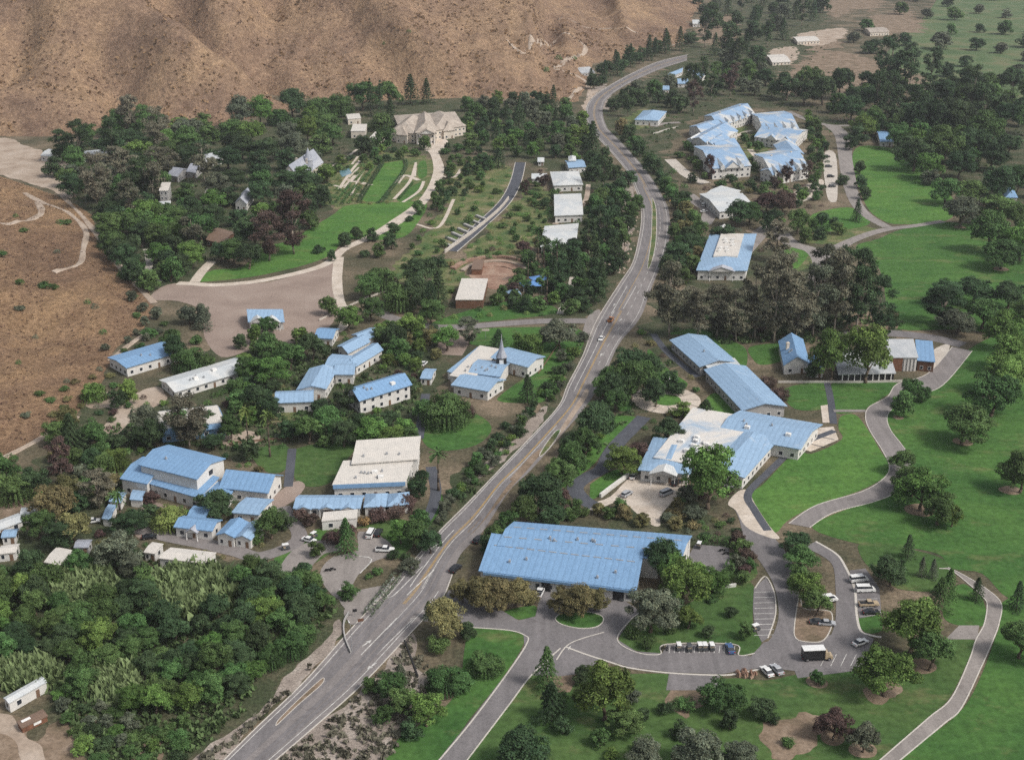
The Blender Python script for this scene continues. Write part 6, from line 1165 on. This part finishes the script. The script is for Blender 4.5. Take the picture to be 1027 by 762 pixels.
scatter([(255,330),(300,340),(300,350),(262,420),(240,430),(236,410)], .85, (18,24), ['bm','bd','bg'], (.7,.9), 34); scatter([(335,425),(420,425),(425,442),(350,447),(300,450),(290,435)], .7, (16,24), ['bd','bm','bg'], (.6,.85), 35); scatter([(380,330),(455,330),(450,360),(410,375),(385,365)], .8, (14,20), ['bm','bd','bo','bg'], (.7,.95), 36)
scatter([(430,215),(512,172),(520,195),(450,248),(420,275),(400,280),(410,250)], 1.4, (6,11), ['sm','sg','bm'], (.8,1.1), 37); scatter([(470,250),(535,195),(562,205),(545,245),(500,258)], 1.1, (6,12), ['sm','so','bm','sg'], (.8,1.1), 38)
scatter([(330,185),(345,170),(378,163),(360,195),(345,205),(330,208)], 1.5, (5,7), ['sd','sm'], (.6,.8), 39); scatter([(440,150),(470,150),(500,165),(465,200),(440,215),(432,200),(442,175)], .8, (8,14), ['sm','bm','bd'], (.8,1.1), 40)
scatter([(0,195),(50,205),(100,260),(150,300),(110,350),(90,400),(0,450)], 3.5, (6,12), ['sm','sy','sm'], (.6,.8), 41, lim=14); scatter([(30,395),(110,375),(120,395),(60,425)], 1.2, (9,14), ['so','sm'], (.6,.8), 42)
scatter([(620,645),(740,590),(755,640),(640,652)], 2.2, (12,18), ['sm','bd'], (.8,1), 43, lim=6); scatter([(560,690),(700,690),(760,740),(640,760),(520,740)], 1.7, (16,26), ['bm','by','bd','sm'], (.8,1), 44, lim=12)
scatter([(130,300),(170,330),(110,372),(105,352),(140,330)], 1.2, (9,13), ['sm','by'], (.8,1), 45)
VS = ['sm','sd','sm','sr','sg','sy','so']
scatter([(100,400),(250,400),(300,330),(440,330),(440,440),(300,450),(290,500),(420,500),(430,540),(280,560),(130,560),(60,540),(60,440)], 1.15, (6,11), VS, (.7,1.0), 61, .8, 150)
scatter([(640,330),(690,330),(700,400),(640,470),(560,520),(540,510),(600,420)], 1.3, (7,11), VS, (.7,1.0), 62, .8, 40)
scatter([(680,480),(740,480),(760,545),(690,545),(660,520)], 1.2, (7,12), VS, (.7,1.0), 63, .8, 30)
scatter([(660,170),(830,150),(830,240),(690,280)], 1.3, (5,9), VS, (.7,1.0), 64, .8, 60)
scatter([(440,240),(600,190),(600,320),(430,320)], 1.2, (5,9), VS+['sl'], (.7,1.0), 65, .8, 60)
scatter([(330,165),(385,152),(395,205),(330,206)], 1.1, (3.5,6), ['sm','sd','so'], (.5,.8), 66, .4, 40)
# --- clipped hedges
def hedge(pts, label, wd, h, c='d', n=26):
    C = resample(catmull([at(*p) for p in pts], 6), 60); rs_ = np.random.RandomState(len(label)); Ln = np.hypot(*np.diff(C, axis=0).T).sum(); m = int(Ln*n); t = rs_.rand(m)*59; i = t.astype(int).clip(0, 58); f = (t-i)[:, None]
    B = C[i]*(1-f)+C[i+1]*f; T = C[i+1]-C[i]; T = T/np.hypot(T[:, 0], T[:, 1])[:, None]; Nn = np.c_[-T[:, 1], T[:, 0]]
    side = rs_.randint(0, 3, m); u = np.where(side == 0, rs_.uniform(-1, 1, m), np.where(side == 1, -1, 1)+rs_.normal(size=m)*.08); z = np.where(side == 0, h+rs_.normal(size=m)*.07, rs_.rand(m)*h)
    P = np.c_[B+Nn*(u*wd/2)[:, None], z]; N_ = np.c_[Nn*np.where(side == 0, 0, u)[:, None], np.where(side == 0, 1.0, .2)]+rs_.normal(size=(m, 3))*.35; b = rs_.uniform(.7, 1.3, m)
    me = leaf_mesh('hedge', P, N_, np.full(m, .34), np.stack([b, b, b], 1)); me.materials.clear(); me.materials.append(M['leaf_'+c]); o = link('hedge', me); tag(o, label, 'hedge'); return o
hedge([(360,204),(366,193),(384,164)], 'dark clipped hedge on the left side of the bright formal lawn', 2.2, 1.8); hedge([(384,163),(405,160)], 'dark clipped hedge across the far end of the formal lawn', 1.8, 1.8); hedge([(406,161),(406,171),(382,204)], 'dark clipped hedge on the right side of the formal lawn', 2.0, 1.6)
[hedge([a_, b_], l_, 1.3, .9, 'm') for a_, b_, l_ in [((338,202),(352,184),'low bed hedge at the outer edge of the left garden terraces'), ((343,204),(357,186),'second low bed hedge of the left garden terraces'), ((349,205),(362,187),'low bed hedge nearest the formal lawn'), ((356,182),(368,168),'low bed hedge beside the upper terrace wall'), ((362,184),(374,169),'low bed hedge above the formal lawn hedge'), ((400,200),(414,184),'low bed hedge between the curved right garden paths')]]
hedge([(735,568),(727,583),(718,601)], 'thick clipped hedge on the lawn side of the service yard', 3.0, 2.6, 'm'); hedge([(699,544),(715,545),(732,548)], 'dark clipped hedge behind the service yard', 2.5, 2.4, 'm'); hedge([(212,399),(232,392),(250,386)], 'long clipped hedge in front of the long pale house', 2.0, 1.5, 'm'); hedge([(97,462),(112,452),(114,441),(101,441)], 'square clipped hedge round a dark pond by the knoll', 1.6, 1.5, 'd'); hedge([(165,270),(178,275),(190,270)], 'low clipped hedge in rows by the garden path', 2.4, 1.2, 'm'); hedge([(368,618),(378,606),(388,592),(398,578)], 'grey planted hedge along the highway at the visitor lot', 2.6, 1.4, 'y')
# --- crowns, trunks and labels
ORD = ['', 'second', 'third', 'fourth', 'fifth', 'sixth', 'seventh', 'eighth', 'ninth', 'tenth']
for s_ in [('the upper highway bend', 600, 110), ('the highway median strip', 656, 230), ('the round plaza', 668, 401), ('the traffic island', 582, 622), ('the leaning pole', 415, 665), ('the curving path', 900, 440), ('the pale path crossing', 965, 635), ('the box truck', 818, 657), ('the kerb bays', 700, 652), ('the diagonal drive', 500, 690), ('the big right lawn', 960, 275), ('the upper right lawn', 905, 190), ('the golf path end', 915, 735), ('the gravel lot', 265, 310), ('the brown knoll', 60, 330), ('the reed beds', 200, 600), ('the left woods centre', 120, 640), ('the left woods foot', 170, 700), ('the far brown field', 870, 75), ('the sunken garden', 500, 272), ('the bright formal lawn', 385, 185), ('the dark drive', 500, 215), ('the visitor lot', 355, 560), ('the grass square', 325, 465), ('the chapel lawn', 565, 360), ('the two palms', 260, 450), ('the hill foot', 250, 130), ('the hill foot road', 590, 90), ('the far right trees', 1000, 60), ('the pale court', 655, 495), ('the service yard', 712, 560), ('the far upper valley', 760, 15), ('the wooded valley edge', 930, 110), ('the lower right lawn', 990, 700), ('the striped bays', 766, 615)]: LAND.append(s_)
PLANTS = [p for p in PLANTS if not any(math.hypot(p[0]-cx, p[1]-cy) < p[2]*.2+1 for cx, cy in CARS_AT)]
_sh = sorted([p for p in PLANTS if p[3] == 's'], key=lambda p: -p[2]*mpp(max(-60, proj(p[0], p[1], 0)[1])))[285:]; SMALL_SHRUBS = _sh; _ids = {id(p) for p in _sh}; PLANTS = [p for p in PLANTS if id(p) not in _ids]
rows = []
for p in PLANTS:
    gz = ground(p[0], p[1]); px, py = proj(p[0], p[1], gz+p[2]*.4); rows.append((px, py, gz, p))
keys = {}
for i, (px, py, gz, p) in enumerate(rows):
    k, c = p[3], p[4]; wpx = p[2]*mpp(max(py, -60))
    s_, lx, ly = min(LAND, key=lambda l: math.hypot(l[1]-px, (l[2]-py)*1.35))
    dx, dy = px-lx, (py-ly)*1.35
    rel = ('left of' if dx < 0 else 'right of') if abs(dx) > 1.2*abs(dy) else ('behind' if dy < 0 else 'in front of')
    size = 'small' if p[2] < 5.5 else 'big' if p[2] > 13 else ''
    look = ' '.join(w for w in (size if k != 's' else ('' if p[2] < 5 else 'large'), KIND[k][1] if k not in 'bs' else '', LEAF[c][0], KIND[k][2]) if w)
    keys.setdefault((look, rel, s_), []).append(i)
labels = {}
for (look, rel, s_), ids in keys.items():
    ids.sort(key=lambda i: rows[i][0])
    for n_, i in enumerate(ids):
        if len(ids) == 1: labels[i] = f'{look} {rel} {s_}'
        else:
            o_ = 'leftmost ' if n_ == 0 else 'rightmost ' if n_ == len(ids)-1 else (ORD[n_] if n_ < 10 else f'number {n_+1}')+' '
            labels[i] = f'{o_}{look} {rel} {s_}' if n_ in (0, len(ids)-1) else f'{look} {rel} {s_}, {o_.strip()} from left'
        if len(labels[i].split()) > 16: labels[i] = labels[i].replace(', number', ', no').replace(' from left', '').replace('tall ragged ', 'tall ')
TREE_NAME = {'bm': 'green_broadleaf_tree', 'bg': 'bright_broadleaf_tree', 'by': 'grey_broadleaf_tree', 'bo': 'olive_broadleaf_tree', 'br': 'purple_broadleaf_tree'}  # one broadleaf kind split by leaf colour alone; no species was identified
GRP = {'b': 'round leafy trees of the valley', 'w': 'drooping trees of the valley', 'e': 'tall ragged trees of the valley', 'c': 'conical evergreens of the valley', 'y': 'slim upright evergreens', 's': 'shrubs of the valley', 'p': 'palm trees'}
for i, (px, py, gz, p) in enumerate(rows):
    x, y, w_, k, c, hf = p; wpx = w_*mpp(max(py, -60))
    big = wpx > 25 or (k == 's' and wpx > 17)
    cm, tm = R.choice(SETS[k.upper() if big and k.upper() in SETS else k])
    t = thing(TREE_NAME.get(k+c, KIND[k][0]), labels[i], KIND[k][3], (x, y, gz), R.uniform(0, 6.283), GRP[k]); sw = w_*{'b': 1.2, 'w': 1.12, 'e': 1.15, 's': 1.12}.get(k, 1.05)
    t.scale = (sw*R.uniform(.92, 1.08), sw*R.uniform(.92, 1.08), sw*hf*R.uniform(.92, 1.08))
    o = link('crown', cm, t); o.material_slots[0].link = 'OBJECT'; o.material_slots[0].material = M['leaf_'+c]
    if not (k == 's' and wpx < 9): link('trunk' if k != 's' else 'stem', tm, t)
print('PLANTS', len(rows), {k: sum(1 for r in rows if r[3][3]+r[3][4] == k) for k in {r[3][3]+r[3][4] for r in rows}})

# ================================================================= GROUND COVER THAT NOBODY COULD COUNT
def tufts(name, label, cat, pts, size, mat, aspect=1.2, n=5, tint=(.7, 1.3), seed=1, up=(0, 0, 1)):
    rs_ = np.random.RandomState(seed); P = []; N_ = []; S = []; T = []
    for (x, y, z, s) in pts:
        b = rs_.uniform(*tint)
        for k in range(n):
            a = rs_.uniform(0, 6.283); P.append((x+rs_.normal()*s*.35, y+rs_.normal()*s*.35, z+s*rs_.uniform(.15, .6))); N_.append((math.cos(a), math.sin(a), rs_.uniform(.1, .9))); S.append(s*rs_.uniform(.35, .6)); q = b*rs_.uniform(.8, 1.2); T.append((q, q, q))
    if not P: return
    me = leaf_mesh(name, np.array(P), np.array(N_), np.array(S), np.array(T), aspect, up); me.materials.clear(); me.materials.append(M[mat]); o = link(name, me); tag(o, label, cat, None, 'stuff'); return o
def fill(poly, n, s, seed, keepoff=True, m=.3):
    rr = random.Random(seed); PX = np.array(poly); x0, y0 = PX.min(0); x1, y1 = PX.max(0); out = []
    for _ in range(n):
        px, py = rr.uniform(x0, x1), rr.uniform(y0, y1)
        if not pip(px, py, poly): continue
        x, y = at(px, py)
        if keepoff and blocked(x, y, m): continue
        out.append((x, y, ground(x, y), rr.uniform(*s)))
    return out
leafm('reed', (.150,.210,.095), .03); leafm('dryscrub', (.175,.115,.080), .04); leafm('gold', (.33,.225,.12), .03); leafm('under', (.070,.105,.042), .05); leafm('bankplant', (.14,.14,.10), .05)
reeds = []
for i_, (q_, n_, s_) in enumerate(zip(REEDS, (900, 700, 500, 500), ((1.6,3.2),(1.4,2.8),(1.5,3),(1.5,3)))): reeds += fill(q_, n_, s_, 5+i_, False)
tufts('reeds', 'pale green reed beds below the mobile homes and among the woods', 'reeds', reeds, 1, 'leaf_reed', 2.6, 7, (.75, 1.3), 3)
und = []
for i_, (poly, n) in enumerate([([(-8,570),(120,560),(298,572),(338,598),(332,622),(268,672),(200,720),(60,700),(-8,690)], 2600), ([(42,165),(128,128),(322,108),(400,108),(340,180),(295,240),(190,272),(155,300),(100,228)], 1800), ([(565,352),(590,338),(560,395),(495,472),(438,548),(405,575),(452,500),(525,412)], 900), ([(592,150),(628,178),(638,205),(618,270),(570,318),(548,300),(600,215)], 900), ([(60,430),(250,420),(290,440),(240,460),(180,445),(110,500),(60,520)], 700), ([(690,60),(800,0),(860,110),(1040,110),(1000,180),(870,150),(700,100)], 1500), ([(612,112),(680,60),(770,90),(690,118),(660,180)], 700), ([(240,350),(300,340),(420,330),(430,410),(350,445),(250,430)], 900), ([(540,500),(620,390),(690,350),(590,470)], 500), ([(700,320),(900,318),(895,345),(720,345)], 500), ([(60,700),(190,725),(260,680),(240,720),(180,765),(90,765)], 700)]): und += fill(poly, n, (.8, 2.0), 20+i_)
tufts('undergrowth', 'low dark green undergrowth between the trees of the valley', 'undergrowth', und, 1, 'leaf_under', 1.0, 7, (.6, 1.5), 4, None)
bank = fill([(330,655),(345,635),(300,680),(255,722),(215,752),(190,770),(216,766),(255,729)], 900, (.8, 1.6), 40) + fill([(414,640),(380,676),(340,714),(296,748),(266,768),(385,775),(400,742),(432,716),(438,690)], 800, (.8, 1.6), 41) + fill([(548,400),(575,360),(560,395),(500,465)], 200, (.8, 1.4), 42)
tufts('bank_planting', 'dotted low shrubs planted over the gravel banks by the highway', 'ground cover', bank, 1, 'leaf_bankplant', 1.0, 9, (.6, 1.4), 5, None)
hs_ = []
rr = random.Random(9)
for _ in range(7500):
    x, y = rr.uniform(-560, 230), rr.uniform(930, 1500)
    h = float(hill_n(x, y))
    gd = min(sdist(x, y, q_, False) for q_, a_, w_ in GULLY if a_ < 0); rd = min(sdist(x, y, q_, False) for q_, a_, w_ in GULLY if a_ > 0)
    if h > .5 and wob(np.array(x), np.array(y), 60, 12) + 1.5*math.exp(-(gd/28)**2) - 1.4*math.exp(-(rd/30)**2) > .25: hs_.append((x, y, h, rr.uniform(.8, 1.9)))
for _ in range(5200):
    x, y = rr.uniform(-330, -110), rr.uniform(380, 830); h = float(hill_k(x, y))
    if h > .2 and wob(np.array(x), np.array(y), 30, 12) > -.2: hs_.append((x, y, h, rr.uniform(.4, .9)))
tufts('dry_scrub', 'reddish brown dry scrub covering the bare hillsides', 'scrub', hs_, 1, 'leaf_dryscrub', .9, 5, (.55, 1.3), 6, None)
hb = []
for _ in range(9000):
    x, y = rr.uniform(-560, 230), rr.uniform(930, 1500); h = float(hill_n(x, y))
    if h > .5 and wob(np.array(x), np.array(y), 80, 33) > .1: hb.append((x, y, h, rr.uniform(1.5, 3.2)))
for _ in range(3500):
    x, y = rr.uniform(-330, -110), rr.uniform(380, 830); h = float(hill_k(x, y))
    if h > .2 and wob(np.array(x), np.array(y), 26, 33) > .0: hb.append((x, y, h, rr.uniform(.4, .9)))
tufts('dry_grass', 'golden dry grass tussocks on the bare hillsides', 'grass', hb, 1, 'leaf_gold', .9, 4, (.6, 1.15), 7, None)
rs_ = np.random.RandomState(12); P = []; N_ = []; S = []; T = []
for p in SMALL_SHRUBS:
    m_ = 150; d = dirs(rs_, m_); d[:, 2] = np.abs(d[:, 2]); w_ = p[2]; q = d*np.array([.5, .5, .55])*w_*rs_.uniform(.7, 1.1, (m_, 1)); gz = ground(p[0], p[1])
    P.append(q+np.array([p[0], p[1], gz+.05])); N_.append(d+rs_.normal(size=(m_, 3))*.5); S.append(np.full(m_, w_*.07)); c_ = np.array(LEAF[p[4]][1])/np.array(LEAF['m'][1]); T.append(c_[None, :]*rs_.uniform(.65, 1.3, (m_, 1)))
me = leaf_mesh('shrubbery', np.concatenate(P), np.concatenate(N_), np.concatenate(S), np.concatenate(T)); o = link('shrubbery', me); tag(o, 'small mixed shrubs planted between the buildings and along the paths', 'shrubbery', None, 'stuff')
# ---- the air
m = bpy.data.materials.new('haze'); m.use_nodes = True; nt = m.node_tree; nt.nodes.remove(nt.nodes['Principled BSDF'])
pv = nt.nodes.new('ShaderNodeVolumePrincipled'); pv.inputs['Color'].default_value = (.86, .90, .95, 1); pv.inputs['Density'].default_value = .00007; pv.inputs['Anisotropy'].default_value = .2
nt.links.new(pv.outputs[0], nt.nodes['Material Output'].inputs['Volume'])
hz = MB().box(-9500, 9500, -600, 18500, -5.5, 480).me('haze', m); o = link('haze', hz); o['kind'] = 'stuff'
